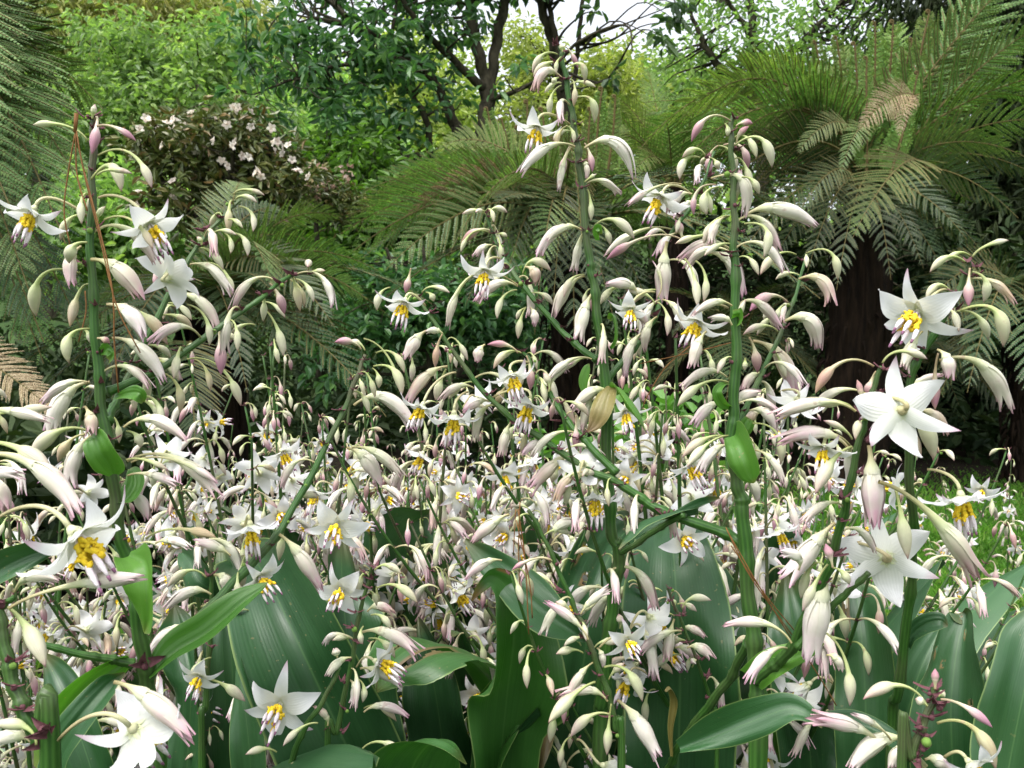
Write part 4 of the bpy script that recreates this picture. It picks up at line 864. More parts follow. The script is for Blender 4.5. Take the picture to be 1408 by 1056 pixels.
# leaves of it
A.leaf([(203, 930, .462, 16), (240, 895, .47, 44), (285, 868, .475, 48), (330, 830, .48, 44), (358, 810, .485, 22), (368, 801, .487, 3)], 'strapbright', 'stem_leaf', .45, 25)
A.leaf([(176, 765, .448, 22), (196, 778, .435, 50), (201, 810, .43, 54), (202, 845, .432, 40), (198, 870, .436, 3)], 'strapbright', 'stem_leaf', .2, 8)
A.leaf([(155, 652, .445, 14), (150, 640, .44, 36), (138, 622, .435, 38), (130, 604, .436, 30), (124, 600, .44, 4)], 'strapbright', 'stem_leaf', .25, 0)
A.leaf([(158, 690, .45, 12), (172, 686, .455, 26), (184, 668, .46, 26), (183, 650, .465, 16), (178, 645, .468, 4)], 'strapbright', 'stem_leaf', .3, 30)
A.leaf([(158, 545, .46, 8), (178, 540, .452, 20), (192, 541, .448, 18), (197, 553, .452, 4)], 'strapbright', 'stem_leaf', .3, 20)
A.leaf([(140, 482, .45, 10), (150, 478, .444, 18), (157, 486, .442, 18), (150, 496, .446, 10)], 'strapbright', 'stem_leaf', .3, 0)
A.leaf([(178, 905, .46, 20), (140, 930, .455, 52), (105, 965, .45, 62), (75, 1010, .45, 52), (60, 1060, .45, 30)], 'strapbright', 'stem_leaf', .2, 15)

# --- stalk cut by the left frame edge
B_ = Lily('lily leaning out of the lower left corner with the biggest yellow-bearded flower', 40, .36)
B_.stem('main', tp(0, 2, [(205, 1056), (165, 950), (90, 800), (40, 650), (5, 480), (-60, 250), (-130, 0), (-180, -250)], .37, .385), .0042, .0018, 'flower_stem', True)
B_.stem('b1', tp(0, 2, [(-20, 420), (20, 380), (60, 350)], .38), .0016, .0012)
B_.nodes('main', .45, .95, 8, .004); B_.bracts(P(60, 1020, .37), FWD, .007); B_.bracts(P(68, 1005, .365), FWD, .007); B_.bracts(P(8, 830, .375), FWD, .005)
B_.table(0, 2, .375, '''
o -30 40 318 100 262 .62 .62 .15 .35
s 40 395 604 268 92 .08
b -10 370 188 640 96 .12
o 240 940 560 900 235 .25 .62 -.60 .5
s 470 700 795 945 112 .1
s 60 330 250 280 70 .3
b 150 960 -40 880 70 .3
s 130 950 -60 960 80 .2''')
B_.table(0, 1, .385, '''
b -130 670 215 622 58 .02
s -120 640 205 680 60 .1
b -150 800 215 888 92 .22
s -160 850 330 1068 112 .28
s -100 980 100 905 70 .3
s -90 900 30 1060 90''')
B_.leaf([(60, 1100, .42, 40), (80, 1030, .42, 48), (110, 985, .42, 44), (150, 940, .43, 30), (172, 925, .43, 5)], 'strap', 'leaf', .2, 20)

# --- central stalk
F = Lily('tallest lily, central stalk rising above all others with a brown withered stem leaf', 838, .58)
F.stem('main', [(825, 1056, .6), (828, 960, .595), (836, 880, .59), (847, 800, .585), (851, 752, .58), (842, 735, .58), (835, 640, .58)] + tp(1, 1, [(1085, 480), (1060, 300), (1035, 100), (1018, 0)], .58) + tp(1, 0, [(990, 760), (970, 610), (950, 480), (925, 330), (905, 230), (900, 185)], .58), .0056, .0013, 'flower_stem', True)
F.stem('f1', tp(1, 1, [(1050, 430), (960, 360), (880, 280), (760, 140), (700, 60), (655, -10)], .585, .64) + tp(1, 0, [(630, 985), (600, 900), (585, 870)], .645, .65), .0024, .0009)
F.stem('n', tp(1, 1, [(1090, 510), (1200, 385), (1290, 250), (1312, 160)], .585, .62) + tp(2, 0, [(-70, 1010), (30, 860), (90, 740), (130, 625)], .63, .66), .0024, .0009)
F.nodes('main', .62, .995, 12); F.nodes('f1', .15, .98, 10); F.nodes('n', .2, .98, 9)
F.table(1, 0, .58, '''
b 890 225 785 302 40 .38
b 905 235 885 305 22
b 925 285 1000 342 40 .75
s 905 320 790 385 58 .55
b 895 320 868 345 34
b 935 352 1048 360 30 .22
b 905 342 835 382 26
b 905 352 858 482 38 .25
b 945 412 1040 508 48 .6
o 940 512 802 525 118 -.15 .95 .1 .5
b 930 518 882 612 32
b 930 520 955 590 26
s 960 605 735 712 62 .25
p 945 595 905 745 46 .1
s 950 600 893 790 40 .1
p 1000 590 1032 710 40 .1
s 1000 610 1200 732 74 .5
s 985 655 1008 740 34
b 1000 750 1050 716 12 .05
b 1012 780 1026 912 36 .08
s 985 945 840 1000 50 .3
s 985 945 805 1062 60 .35
b 1040 930 1205 985 58 .4
b 1060 925 1105 1010 38 .2
b 910 215 900 180 20 0''')
F.table(1, 0, .645, '''
b 590 872 495 882 30 .15
b 605 885 682 876 36 .45
b 610 960 490 1040 28 .4
p 635 965 490 1012 48 .35
b 640 965 682 976 26
s 620 1010 545 1060 40''')
F.table(1, 1, .60, '''
o 650 10 590 62 115 -.1 .9 .3 .3
s 725 125 540 200 58 .3
s 725 120 435 300 48 .55
b 722 140 640 260 42 .3
b 745 75 862 62 48 .6
s 755 45 800 120 64 .35
b 760 210 726 342 42 .1
b 755 215 720 262 26
s 775 212 792 290 48
s 1000 82 870 262 68 .2
b 1000 78 915 170 42 .3
s 1035 150 975 355 78 .1
p 1035 112 1040 250 52 .02
s 1030 425 845 516 44 .25
b 1020 422 920 472 32 .2
s 1110 560 950 640 64 .3
s 1045 570 990 722 54 .12
b 1078 570 1075 665 38 .05
s 1080 560 960 640 40
s 1220 160 1085 120 62 .3
b 1180 130 1060 205 42 .3
s 1300 170 1280 20 10
b 1290 200 1170 140 44
s 1160 215 1262 290 54 .25
s 1340 -60 1320 195 90 .04
o 1290 150 1190 222 95 -.2 .7 .5
s 1250 310 1165 510 60 .2
s 1310 180 1240 330 52
b 1300 190 1340 330 44
s 1300 250 1250 400 56
s 1320 180 1408 300 50''')
F.table(1, 0, .62, '''
o 1440 800 1310 812 135 -.45 .8 .15 .2
s 1420 985 1080 1050 50 .3
p 1420 1000 1090 1070 50 .25
p 1400 1000 1375 905 52 .1
s 1380 960 1300 1060 50 .2
s 1400 760 1170 850 40 .15''')
F.table(2, 0, .655, '''
b 75 650 -10 740 50 .45
b 95 640 0 650 40 .45
p 150 600 120 725 46 .3
b 115 650 150 700 40
s 60 830 -30 900 46
b 40 850 105 880 46 .3
s 40 800 -60 880 60 .35''')
F.leaf([(840, 532, .575, 10), (833, 545, .57, 22), (826, 565, .565, 27), (818, 582, .565, 20), (808, 594, .565, 3)], 'strapbrown', 'stem_leaf', .25, 10, dry=lambda u, v: max(0, u * 1.1 - .45))
F.leaf([(843, 540, .58, 12), (850, 532, .57, 26), (865, 548, .562, 44), (880, 570, .56, 36), (888, 594, .56, 3)], 'strapbright', 'stem_leaf', .2, -10)
F.leaf([(840, 480, .58, 6), (848, 468, .572, 12), (849, 447, .57, 14), (845, 436, .572, 12), (838, 440, .575, 4)], 'strapbright', 'stem_leaf', .4, 30)
F.leaf([(804, 545, .59, 4), (802, 525, .59, 13), (806, 508, .59, 11), (810, 500, .59, 2)], 'strapbright', 'stem_leaf', .2, 0)
F.leaf([(822, 330, .578, 6), (820, 318, .572, 10), (823, 312, .57, 10), (826, 322, .572, 5)], 'strapbright', 'stem_leaf', .4, 20)
F.leaf([(854, 752, .58, 12), (880, 735, .575, 22), (930, 712, .57, 20), (965, 695, .565, 14), (990, 685, .56, 3)], 'strap', 'stem_leaf', .4, 35)

# --- right centre stalk
G = Lily('lily right of centre whose thick upright stalk carries a broad green stem leaf', 1041, .52)
G.stem('main', tp(2, 2, [(310, 1056), (310, 800), (300, 600), (270, 300), (250, 0)], .52) + tp(2, 1, [(230, 950), (205, 760), (215, 600), (222, 300), (215, 0)], .52) + tp(2, 0, [(212, 1055), (215, 900), (208, 700), (200, 560), (207, 478)], .52), .0058, .0013, 'flower_stem', True)
G.stem('g1', tp(2, 1, [(215, 740), (260, 630), (320, 500), (400, 330), (470, 150), (512, -10)], .525, .60), .0022, .0009)
G.stem('g2', [(1022, 752, .525), (1000, 735, .53)] + tp(1, 1, [(1330, 1055), (1250, 1010), (1130, 930), (1010, 880), (850, 770), (700, 670), (560, 530), (430, 350), (340, 210)], .54, .58) + [(575, 405, .585)], .0036, .0010)
G.stem('g3', tp(1, 1, [(1130, 895), (1000, 760), (930, 680), (850, 560), (795, 490), (770, 420), (735, 390)], .55, .62), .0026, .0010)
G.stem('g4', tp(1, 2, [(1408, 10), (1300, 70), (1200, 140), (1140, 170)], .53, .58), .002, .002)
G.stem('h', tp(2, 2, [(303, 690), (380, 630), (450, 560), (520, 410), (600, 240), (660, 30)], .515, .45) + tp(2, 1, [(690, 940), (735, 740), (775, 580), (822, 455)], .445, .44), .0036, .0012)
G.stem('h1', tp(2, 2, [(470, 560), (600, 410), (680, 330), (770, 250)], .48, .46), .0022, .0016)
G.stem('g5', tp(2, 2, [(270, 540), (200, 680), (100, 810), (0, 945), (-60, 1060)], .53, .62), .0030, .0026)
G.nodes('main', .60, .99, 11); G.nodes('g1', .2, .98, 8); G.nodes('g2', .18, .98, 10); G.nodes('g3', .2, .98, 6); G.nodes('h', .42, .99, 9, .0038)
G.table(2, 0, .52, '''
p 200 500 38 585 48 .45
b 175 510 185 562 32
p 222 520 290 508 42 .2
p 225 590 275 520 36
b 215 600 370 692 58 .6
b 150 600 208 726 48 .35
p 170 598 268 702 44 .45
s 225 830 240 690 56 .02
s 120 735 256 905 64 .6
b 245 730 316 802 42 .3
b 150 770 100 885 52 .45
p 140 762 48 885 36 .45
b 195 890 88 1010 44 .3
s 185 890 112 1022 52 .2
s 258 890 548 928 84 .22
b 255 922 336 1062 54 .55
b 200 1000 -30 1005 40 .2
b 210 1010 90 1055 40
s 200 1030 -20 1075 60 .3''')
G.table(2, 1, .52, '''
s 90 -10 248 175 74 .35
b 10 10 62 208 52 .12
b 55 20 88 190 44
s 205 205 40 245 50 .25
o 190 215 62 270 135 -.35 .75 .2
s 100 310 42 465 68 .12
s 205 285 110 260 40 .3
b 260 420 258 470 26 0
b 250 290 262 180 36
s 185 500 0 545 52 .35
b 190 520 -20 620 58 .25
s 175 600 45 705 64 .2
b 180 745 0 830 60 .2
b 190 740 20 870 56 .15
p 150 775 110 835 36
s 250 900 310 1010 60 .2
b 290 690 405 860 52 .4
b 280 760 310 845 36
s 270 640 390 730 60 .4
s 200 780 70 900 66 .25
s 300 800 420 945 46
s 230 640 330 560 60 .4''')
G.table(2, 1, .57, '''
b 470 -5 322 78 52 .3
b 510 -10 640 98 48 .55
s 480 95 615 208 68 .45
p 435 192 278 228 66 .35
b 425 200 388 268 38
s 415 272 560 388 84 .55
b 395 312 250 325 44 .3
b 345 240 375 292 32
b 370 230 335 260 30
p 275 335 310 482 58 .1
s 290 350 462 592 88 .25
s 330 480 250 560 54
b 300 560 390 600 44''')
G.table(2, 1, .445, '''
p 790 455 548 568 64 .4
b 825 440 1010 425 48 .3
p 800 475 770 590 66 .1
s 715 640 372 668 76 .22
b 700 625 570 622 48 .2
b 700 755 582 678 40 .15
s 680 785 378 772 80 .25
b 700 785 550 980 82 .15
b 770 595 1035 840 96 .35
b 800 705 985 822 64 .35
p 735 600 720 510 36 .1
o 805 585 895 640 232 -.10 .25 -.93 .2
o 690 780 582 792 125 -.25 .8 .35
s 770 780 790 1130 124 .02
s 810 930 1232 1345 112 .12
o 1010 880 1150 1000 175 .1 .8 .1''')
G.table(2, 1, .56, '''
o 400 560 470 598 130 -.1 .55 -.5
s 330 640 260 700 60''')
G.table(2, 2, .45, '''
s 630 45 420 305 112 .05
s 606 225 520 615 140 .02
b 600 215 495 410 58 .05
o 700 130 840 190 215 .2 .15 -.90 .25
b 880 -90 930 195 80 .02
s 720 125 900 235 56 .25
s 450 540 165 465 62 .25
b 595 500 690 800 66 .18
s 595 590 655 655 50 .3
b 620 230 690 300 50
s 480 240 400 160 60 .4
p 620 230 590 130 50 .05''')
G.table(1, 1, .575, '''
o 345 205 258 192 118 -.2 .85 .3 .6
p 285 50 262 155 44 0
b 200 130 145 225 46 .3
b 330 150 445 152 32 .3
b 345 150 378 188 40 .3
s 415 320 345 310 40 .2
s 350 308 265 430 74 .15
p 415 322 385 462 42 .1
s 435 455 268 612 68 .2
b 430 465 385 595 54 .05
s 545 545 400 600 46 .3
o 520 560 462 660 130 0 .95 .15
o 470 480 330 620 110 -.3 .8 .2
s 610 600 500 645 62 .25
b 690 530 640 612 52 .15
o 610 590 770 612 125 -.25 .85 .25
o 770 440 700 495 120 .2 .7 .2
p 760 410 775 555 48 .1
b 740 400 625 465 46 .35
p 725 400 600 365 40
s 590 365 560 440 60
b 850 560 830 480 42 .2
s 860 555 960 430 52 .25
p 965 655 965 805 48 0
s 955 810 770 972 74 .1
b 905 850 865 935 52 .1
s 1000 890 880 1020 60 .25
o 1110 890 1042 992 130 -.05 .9 .15
s 860 780 740 820 50 .3
b 780 690 660 800 52 .3
s 700 680 660 830 56 .1
b 540 520 440 590 46''')
G.leaf([(1036, 935, .515, 30), (1060, 915, .505, 40), (1090, 903, .50, 36), (1115, 895, .495, 26), (1133, 885, .49, 4)], 'strapbright', 'stem_leaf', .35, 25)
G.leaf([(1008, 600, .515, 26), (1015, 615, .505, 40), (1022, 635, .50, 42), (1030, 655, .50, 28), (1037, 664, .50, 4)], 'strapbright', 'stem_leaf', .25, 0)
G.leaf([(1020, 600, .53, 14), (1026, 586, .53, 20), (1032, 576, .53, 16)], 'strapbright', 'stem_leaf', .2, 0)
G.leaf([(1004, 560, .52, 7), (992, 554, .515, 14), (985, 540, .512, 13), (992, 530, .515, 9), (1002, 528, .518, 4)], 'strapbright', 'stem_leaf', .4, 20)
G.leaf([(1012, 440, .52, 12), (1018, 432, .515, 16), (1016, 424, .515, 12)], 'strapbright', 'stem_leaf', .4, 0)
G.leaf([(960, 700, .54, 16), (920, 706, .535, 22), (880, 718, .53, 20), (860, 738, .525, 16), (850, 755, .52, 4)], 'strap', 'stem_leaf', .4, 40)

# --- stalk behind the right one
H2 = Lily('lily near the right edge bearing a large yellow-centred flower against the dark', 1250, .5)
H2.stem('main', [(1225, 1056, .56), (1235, 950, .54), (1250, 830, .52), (1256, 740, .5), (1250, 640, .48)] + tp(2, 1, [(945, 500), (1010, 370), (1100, 215), (1170, 70), (1182, 15)], .47, .46), .0038, .0012, 'flower_stem', True)
H2.nodes('main', .6, .99, 10, .0036)
H2.table(2, 1, .46, '''
o 1090 140 965 238 205 -.62 .42 .45 .15
b 1165 25 1020 68 46 .4
b 1195 5 1345 -65 34 .15
b 1185 0 1085 25 30 .3
p 1185 50 1180 208 58 .02
b 1195 65 1240 192 52 .35
b 1145 225 1322 376 76 .55
b 1130 228 1262 345 50 .3
b 1110 150 1005 185 44 .6
p 1055 400 1042 635 62 .05
s 1060 430 1337 635 88 .32
s 1050 385 1095 512 74 .25
s 990 310 910 470 66 .1
b 1150 210 1100 260 40''')
H2.table(2, 1, .5, '''
s 940 560 1080 490 40 .2
s 960 640 1100 740 60 .3''')
H2.leaf([(1249, 890, .53, 14), (1255, 872, .53, 22), (1272, 858, .525, 26), (1292, 853, .52, 22), (1303, 860, .52, 3)], 'strap', 'stem_leaf', .35, 25)

# --- low stalks among the leaves
J = Lily('short lily stalk left of centre standing in front of the torn leaf', 478, .58)
J.stem('main', tp(1, 2, [(-60, 1056), (-20, 900), (40, 620), (70, 430), (110, 290), (125, 215)], .56), .0026, .0009, 'flower_stem', True)
J.nodes('main', .38, .99, 13)
J.table(1, 2, .56, '''
b 135 240 245 255 42 .35
b 145 315 312 376 54 .3
s 105 410 215 420 54 .35
b 120 425 200 482 42 .3
s 80 497 320 585 76 .2
b 110 522 220 602 48 .25
s 75 645 252 718 64 .15
o 60 640 150 620 130 .75 .3 .25
s 90 825 272 842 54 .25
b 90 810 225 862 44 .3
b 70 995 252 998 46 .35
b 70 690 85 785 40
s 30 690 40 790 50 .3
o 90 300 -5 325 130 -.1 .3 .85
b 60 540 -40 530 40 .3
b 90 470 85 545 36
s 40 600 -60 680 50''')
I = Lily('low lily at the bottom centre, half closed flowers hanging before broad dark leaves', 842, .57)
I.stem('main', tp(1, 2, [(1150, 1056), (1130, 900), (1100, 760), (1040, 600), (1000, 480), (960, 400), (880, 210), (820, 80), (770, -10)], .55, .56), .0026, .0012, 'flower_stem', True)
I.nodes('main', .3, .8, 10)
I.table(1, 2, .55, '''
b 985 552 912 508 42 .2
b 995 582 882 586 48 .2
s 1015 525 830 365 54 .12
s 985 420 1106 312 46 .1
b 1040 560 1142 542 44 .25
s 1050 560 1075 640 40 .2
b 1080 640 1238 782 64 .35
b 1045 700 850 870 74 .1
s 1095 780 888 758 62 .25
s 1035 620 925 775 54 .1
b 1105 835 942 928 64 .25
b 1110 790 1092 1002 54 .02
s 1135 775 1315 1035 92 .1
b 1100 690 1165 622 46 .1
b 1145 480 1140 420 42 .1
o 1060 560 1178 532 108 .3 .25 .7
p 860 200 700 240 30 .2
s 660 200 510 275 56 .2
s 690 10 540 125 72 .1
s 870 110 975 40 60 .35
b 940 420 880 370 44''')
K = Lily('pink-budded young lily stalk in the lower right corner before bluish leaves', 1262, .42)
K.stem('main', tp(2, 2, [(900, 1090), (940, 1010), (990, 880), (1030, 780), (1042, 720)], .41), .0026, .0014, 'flower_stem', True)
K.nodes('main', .5, 1, 9, .0045)
K.table(2, 2, .41, '''
b 1010 800 745 772 70 .4
p 1042 730 1042 645 44 0
p 1065 772 1278 888 54 .15
b 1050 870 1292 1062 80 .4
s 940 945 690 1070 100 .25
s 830 965 515 848 88 .12
b 1055 760 1085 745 44 .1
b 1010 800 960 770 52 .1
o 1080 1010 1190 1040 150 .3 .5 .5
s 1000 1020 1100 1060 70
s 860 940 700 830 40 .1
s 930 960 860 1056 60''')
Lq = Lily('small lily with folded flowers before the big dark leaf right of centre', 955, .63)
Lq.stem('main', [(985, 1056, .63), (975, 960, .63), (955, 900, .62), (935, 850, .62), (917, 808, .62)], .0022, .0008, 'flower_stem', True)
Lq.nodes('main', .45, 1, 9)
Lq.table(1, 2, .62, '''
b 1320 328 1250 335 32 .3
p 1340 352 1258 412 32 .2
s 1400 490 1215 585 56 .15
s 1300 495 1285 700 58 .1
b 1400 590 1290 640 50 .2
s 1370 440 1340 620 60 .05
p 1400 500 1330 610 50
b 1370 430 1290 440 40 .3''')
Lq.table(2, 2, .62, '''
s -30 560 60 600 50
b 0 400 120 365 46 .35
b -20 380 60 410 36
s 60 610 40 625 40
s -10 480 100 520 46
s 20 560 130 610 60 .3
b 40 640 20 540 40''')
N2 = Lily('lily with wide open starry flowers low at the left of the dark strap leaves', 288, .6)
N2.stem('main', tp(0, 2, [(830, 1056), (845, 800), (862, 560), (872, 420), (870, 250), (850, 80)], .55), .0026, .0010, 'flower_stem', True)
N2.nodes('main', .4, .95, 7)
N2.table(0, 2, .53, '''
o 1225 870 1150 800 172 -.05 .12 .95 .52
o 850 640 820 680 105 -.1 .5 .7
b 1310 870 1165 965 40 .2
b 1140 990 1010 1000 44 .2
s 1350 880 1290 800 40
b 860 690 1010 780 60 .1
s 790 470 605 590 66 .2
s 870 340 680 400 66 .3
b 850 270 690 310 50 .4
b 860 480 740 560 50 .3
o 1330 20 1385 60 145 .05 .3 .85 .3
s 1390 600 1380 560 50 0
s 1200 1040 1330 1090 80
b 870 600 790 700 50''')
N2.stem('n1', [(398, 1056, .55)] + tp(0, 2, [(1250, 900), (1330, 780), (1400, 640)], .54), .0022, .0012)

# --- bent pine needles caught on the stalks
def needles(lab, pts_list, r=.00036, head=None):
    mb = MB()
    for pts in pts_list: mb.tube(cr([P(*q) for q in pts], 12), r, 6)
    if head: mb.tube(np.array([P(*head[0]), P(*head[1])]), [.0011, .0009], 7)
    o = mb.build('pine_needle_bundle', M['needle'], None, P(*pts_list[0][0])); tag(o, lab, 'pine needles')
needles('brown pine needles hanging from a stub beside the top of the tall left stalk', [[(104, 180, .44), (95, 230, .44), (88, 290, .44), (97, 340, .44)], [(104, 180, .44), (106, 240, .44), (120, 290, .435)], [(105, 180, .44), (116, 240, .438), (138, 330, .437), (160, 420, .43), (193, 485, .43)], [(104, 180, .44), (112, 220, .44), (152, 380, .425), (157, 470, .425), (163, 540, .43)], [(117, 400, .44), (118, 430, .44), (108, 470, .44)]], head=((105, 156, .44), (103, 182, .44)))
needles('dry pine needles hanging upright in front of the dark folded central leaf', [[(715, 690, .53), (713, 760, .53), (716, 825, .535)], [(712, 700, .53), (722, 770, .53), (727, 872, .53)], [(710, 715, .53), (728, 800, .53), (732, 850, .53)], [(709, 700, .53), (706, 760, .53)]])
needles('brown pine needles lying slantwise across the thick right centre stalk', [[(998, 725, .5), (1030, 790, .495), (1092, 877, .5)], [(1000, 730, .5), (1040, 800, .495), (1088, 878, .5)], [(1005, 750, .5), (1050, 815, .495), (1095, 870, .5)], [(1092, 880, .5), (1120, 920, .5), (1150, 970, .5)]])
needles('pair of tan pine needles caught behind the buds right of the central stalk', [[(1010, 470, .64), (950, 485, .62), (880, 500, .6)], [(950, 475, .62), (915, 505, .61), (890, 545, .6), (884, 560, .6)]], .0004)
HOL = [(.55, .3, .014, .03), (.70, .62, .02, .025), (.42, .75, .012, .02), (.82, .42, .012, .03), (.6, .12, .02, .02)]
holes = lambda u, v: any(((u - a) / ra) ** 2 + ((v - c) / rc) ** 2 < 1 + .5 * math.sin(u * 300 + v * 90) for a, c, ra, rc in HOL)
rims = lambda u, v: .8 if any(((u - a) / ra) ** 2 + ((v - c) / rc) ** 2 < 1.9 for a, c, ra, rc in HOL) else 0
# ------------------------------------------------------------ broad strap leaves round the low stalks
# right of the centre: two very broad dark blades
F.leaf([(780, 1190, .74, 100), (785, 1060, .72, 116), (800, 930, .70, 126), (815, 830, .70, 112), (838, 765, .73, 84), (866, 726, .78, 46), (892, 716, .82, 5)], 'strap', 'leaf', .14, 4, skip=holes, dry=rims, nm=41, n=90)
F.leaf([(925, 1190, .70, 110), (932, 1050, .68, 146), (935, 920, .67, 152), (930, 820, .67, 138), (925, 750, .70, 96), (920, 712, .76, 54), (914, 700, .82, 4)], 'strap', 'leaf', .16, -8, nm=31, n=60)
F.leaf([(1030, 1200, .8, 90), (1010, 1060, .78, 100), (995, 930, .77, 105), (975, 830, .78, 90), (962, 770, .8, 50), (955, 740, .82, 3)], 'strapblue', 'leaf', .12, 10)
# slender folded blade slanting across the middle
I.leaf([(640, 742, .62, 5), (675, 772, .60, 40), (715, 805, .585, 52), (760, 845, .575, 44), (795, 872, .57, 16), (806, 882, .57, 3)][::-1], 'strapblue', 'leaf', .30, 20)
# upright folded blade with the rusty tip
I.leaf([(690, 1190, .66, 80), (688, 1056, .64, 88), (696, 960, .62, 110), (706, 880, .60, 118), (704, 825, .59, 78), (690, 800, .585, 40), (672, 792, .58, 26), (658, 806, .575, 18), (648, 826, .575, 3)], 'strapmid', 'leaf', .30, -22, tipdry=1.3, dry=lambda u, v: .9 if (.62 < u < .70 and v > .82) else 0)
I.leaf([(660, 1190, .66, 50), (672, 1056, .65, 62), (700, 960, .64, 64), (735, 910, .63, 40), (757, 888, .62, 4)], 'strapmid', 'leaf', .35, 25)
I.leaf([(735, 1190, .68, 40), (735, 1056, .66, 44), (740, 1000, .66, 40), (735, 950, .67, 26), (728, 910, .68, 3)], 'strap', 'leaf', .3, 40, dry=lambda u, v: .8 if v > .6 else 0)
F.leaf([(850, 1190, .78, 60), (858, 1050, .76, 70), (860, 900, .75, 66), (850, 800, .77, 40), (842, 770, .79, 4)], 'strap', 'leaf', .3, 25)
# torn arching blade
torn = lambda u, v: (.60 < v < .66 + .03 * math.sin(u * 40) and .52 < u < .80) or (.30 < v < .325 and .60 < u < .92) or (v > .95 and .5 < u < .56)
J.leaf([(722, 1190, .75, 44), (716, 1040, .74, 44), (690, 950, .70, 64), (655, 906, .665, 108), (615, 888, .64, 138), (572, 890, .615, 146), (538, 914, .60, 112), (522, 940, .592, 40), (517, 952, .59, 4)], 'strapmid', 'leaf', .05, 38, skip=torn, dry=lambda u, v: .75 if ((.575 < v < .70 and .50 < u < .82) or (.29 < v < .335 and .58 < u < .93)) else 0, nm=47, n=64, rag=.03, wave=.004)
J.leaf([(620, 1190, .75, 70), (612, 1060, .73, 84), (600, 960, .72, 90), (585, 890, .73, 66), (575, 850, .75, 3)], 'strap', 'leaf', .2, 20)
# wet blade with a folded top; paler bluish green painted in for its sheen
J.leaf([(548, 1150, .92, 80), (542, 960, .90, 108), (538, 840, .87, 116), (545, 770, .84, 120), (560, 728, .83, 96), (584, 708, .83, 40), (598, 700, .83, 4)], 'strapblue', 'leaf', .12, -10, rag=.02)
# big blade at the left leaning towards the corner
N2.leaf([(560, 1220, .64, 120), (505, 1090, .62, 150), (450, 970, .61, 152), (408, 880, .615, 140), (375, 810, .65, 112), (352, 772, .72, 60), (342, 762, .76, 4)], 'strap', 'leaf', .42, 8, wave=.006)
N2.leaf([(520, 1200, .7, 90), (505, 1040, .68, 100), (480, 900, .69, 96), (470, 800, .71, 70), (470, 735, .74, 4)], 'strap', 'leaf', .2, -20)
J.leaf([(548, 1220, .58, 130), (553, 1110, .56, 142), (570, 1048, .54, 128), (598, 1018, .52, 88), (624, 1022, .51, 46), (642, 1050, .51, 4)], 'strapmid', 'leaf', .14, 0, wave=.004)
N2.leaf([(330, 1180, .7, 50), (325, 1040, .69, 66), (318, 900, .69, 70), (310, 800, .71, 44), (305, 745, .73, 3)], 'strapblue', 'leaf', .2, 10)
N2.leaf([(345, 1180, .6, 40), (345, 1060, .58, 52), (338, 980, .58, 50), (332, 925, .59, 28), (330, 890, .6, 3)], 'strapblue', 'leaf', .2, 15)
N2.leaf([(250, 760, .7, 6), (262, 775, .68, 40), (275, 800, .67, 52), (300, 812, .68, 30), (320, 808, .7, 3)], 'strapblue', 'leaf', .25, -10)
A.leaf([(-60, 830, .62, 40), (-10, 790, .6, 46), (40, 765, .6, 34), (85, 752, .61, 4)], 'strapblue', 'leaf', .2, 20)
A.leaf([(150, 1150, .55, 44), (120, 1040, .55, 60), (85, 950, .56, 54), (60, 900, .58, 4)], 'strap', 'leaf', .2, 20)
A.leaf([(250, 1150, .66, 50), (258, 1040, .66, 60), (262, 940, .66, 58), (250, 870, .68, 40), (240, 830, .69, 3)], 'strap', 'leaf', .2, 15)
F.leaf([(924, 1040, .60, 4), (923, 1000, .60, 9), (928, 962, .60, 12), (920, 944, .595, 8), (914, 950, .59, 3)], 'strapbrown', 'stem_leaf', .5, 20)
mb = MB(); c0 = P(585, 926, .612); bud_geo(mb, pedicel_curve(c0, P(613, 909, .622), .08), .0024, 's', rng); tag(mb.build('fallen_flower', M['spent'], None, c0), 'single fallen white flower lying on the torn arching leaf', 'fallen flower')
# right side
G.leaf([(1195, 1190, .62, 70), (1192, 1056, .60, 80), (1190, 960, .60, 82), (1185, 880, .61, 74), (1178, 820, .63, 50), (1172, 790, .65, 8)], 'strapblue', 'leaf', .16, 6, skip=lambda u, v: abs(v - .23) < .025 + .02 * math.sin(u * 60) and .66 < u < .80, dry=lambda u, v: .8 if (abs(v - .23) < .07 and .64 < u < .82) else 0, nm=41, n=90)
G.leaf([(1120, 1190, .7, 80), (1115, 1050, .68, 92), (1105, 940, .68, 90), (1090, 850, .69, 66), (1080, 780, .72, 4)], 'strap', 'leaf', .15, -12)
G.leaf([(935, 1030, .46, 16), (985, 1012, .455, 34), (1040, 990, .45, 42), (1085, 975, .445, 38), (1115, 985, .44, 22), (1130, 1000, .44, 4)], 'strap', 'leaf', .35, 22)
K.leaf([(1130, 990, .5, 20), (1180, 995, .5, 36), (1230, 1020, .49, 34), (1270, 1060, .49, 20)], 'strapblue', 'leaf', .3, 20)
K.leaf([(1312, 1190, .56, 90), (1310, 1056, .54, 108), (1308, 970, .54, 104), (1315, 900, .55, 76), (1325, 850, .56, 34), (1322, 842, .562, 20)], 'strapblue', 'leaf', .18, 5, skip=holes, dry=rims, nm=41, n=90)
K.leaf([(1360, 1190, .5, 110), (1385, 1060, .5, 120), (1405, 960, .5, 108), (1425, 880, .51, 80), (1440, 820, .52, 4)], 'strapblue', 'leaf', .2, -25)
K.leaf([(1230, 1150, .66, 70), (1240, 1020, .65, 80), (1262, 930, .65, 70), (1290, 870, .66, 30), (1300, 850, .67, 3)], 'strapblue', 'leaf', .2, 15)
G.leaf([(1075, 1150, .72, 40), (1085, 1040, .7, 50), (1100, 960, .7, 44), (1110, 900, .72, 3)], 'strapbright', 'leaf', .25, 20)
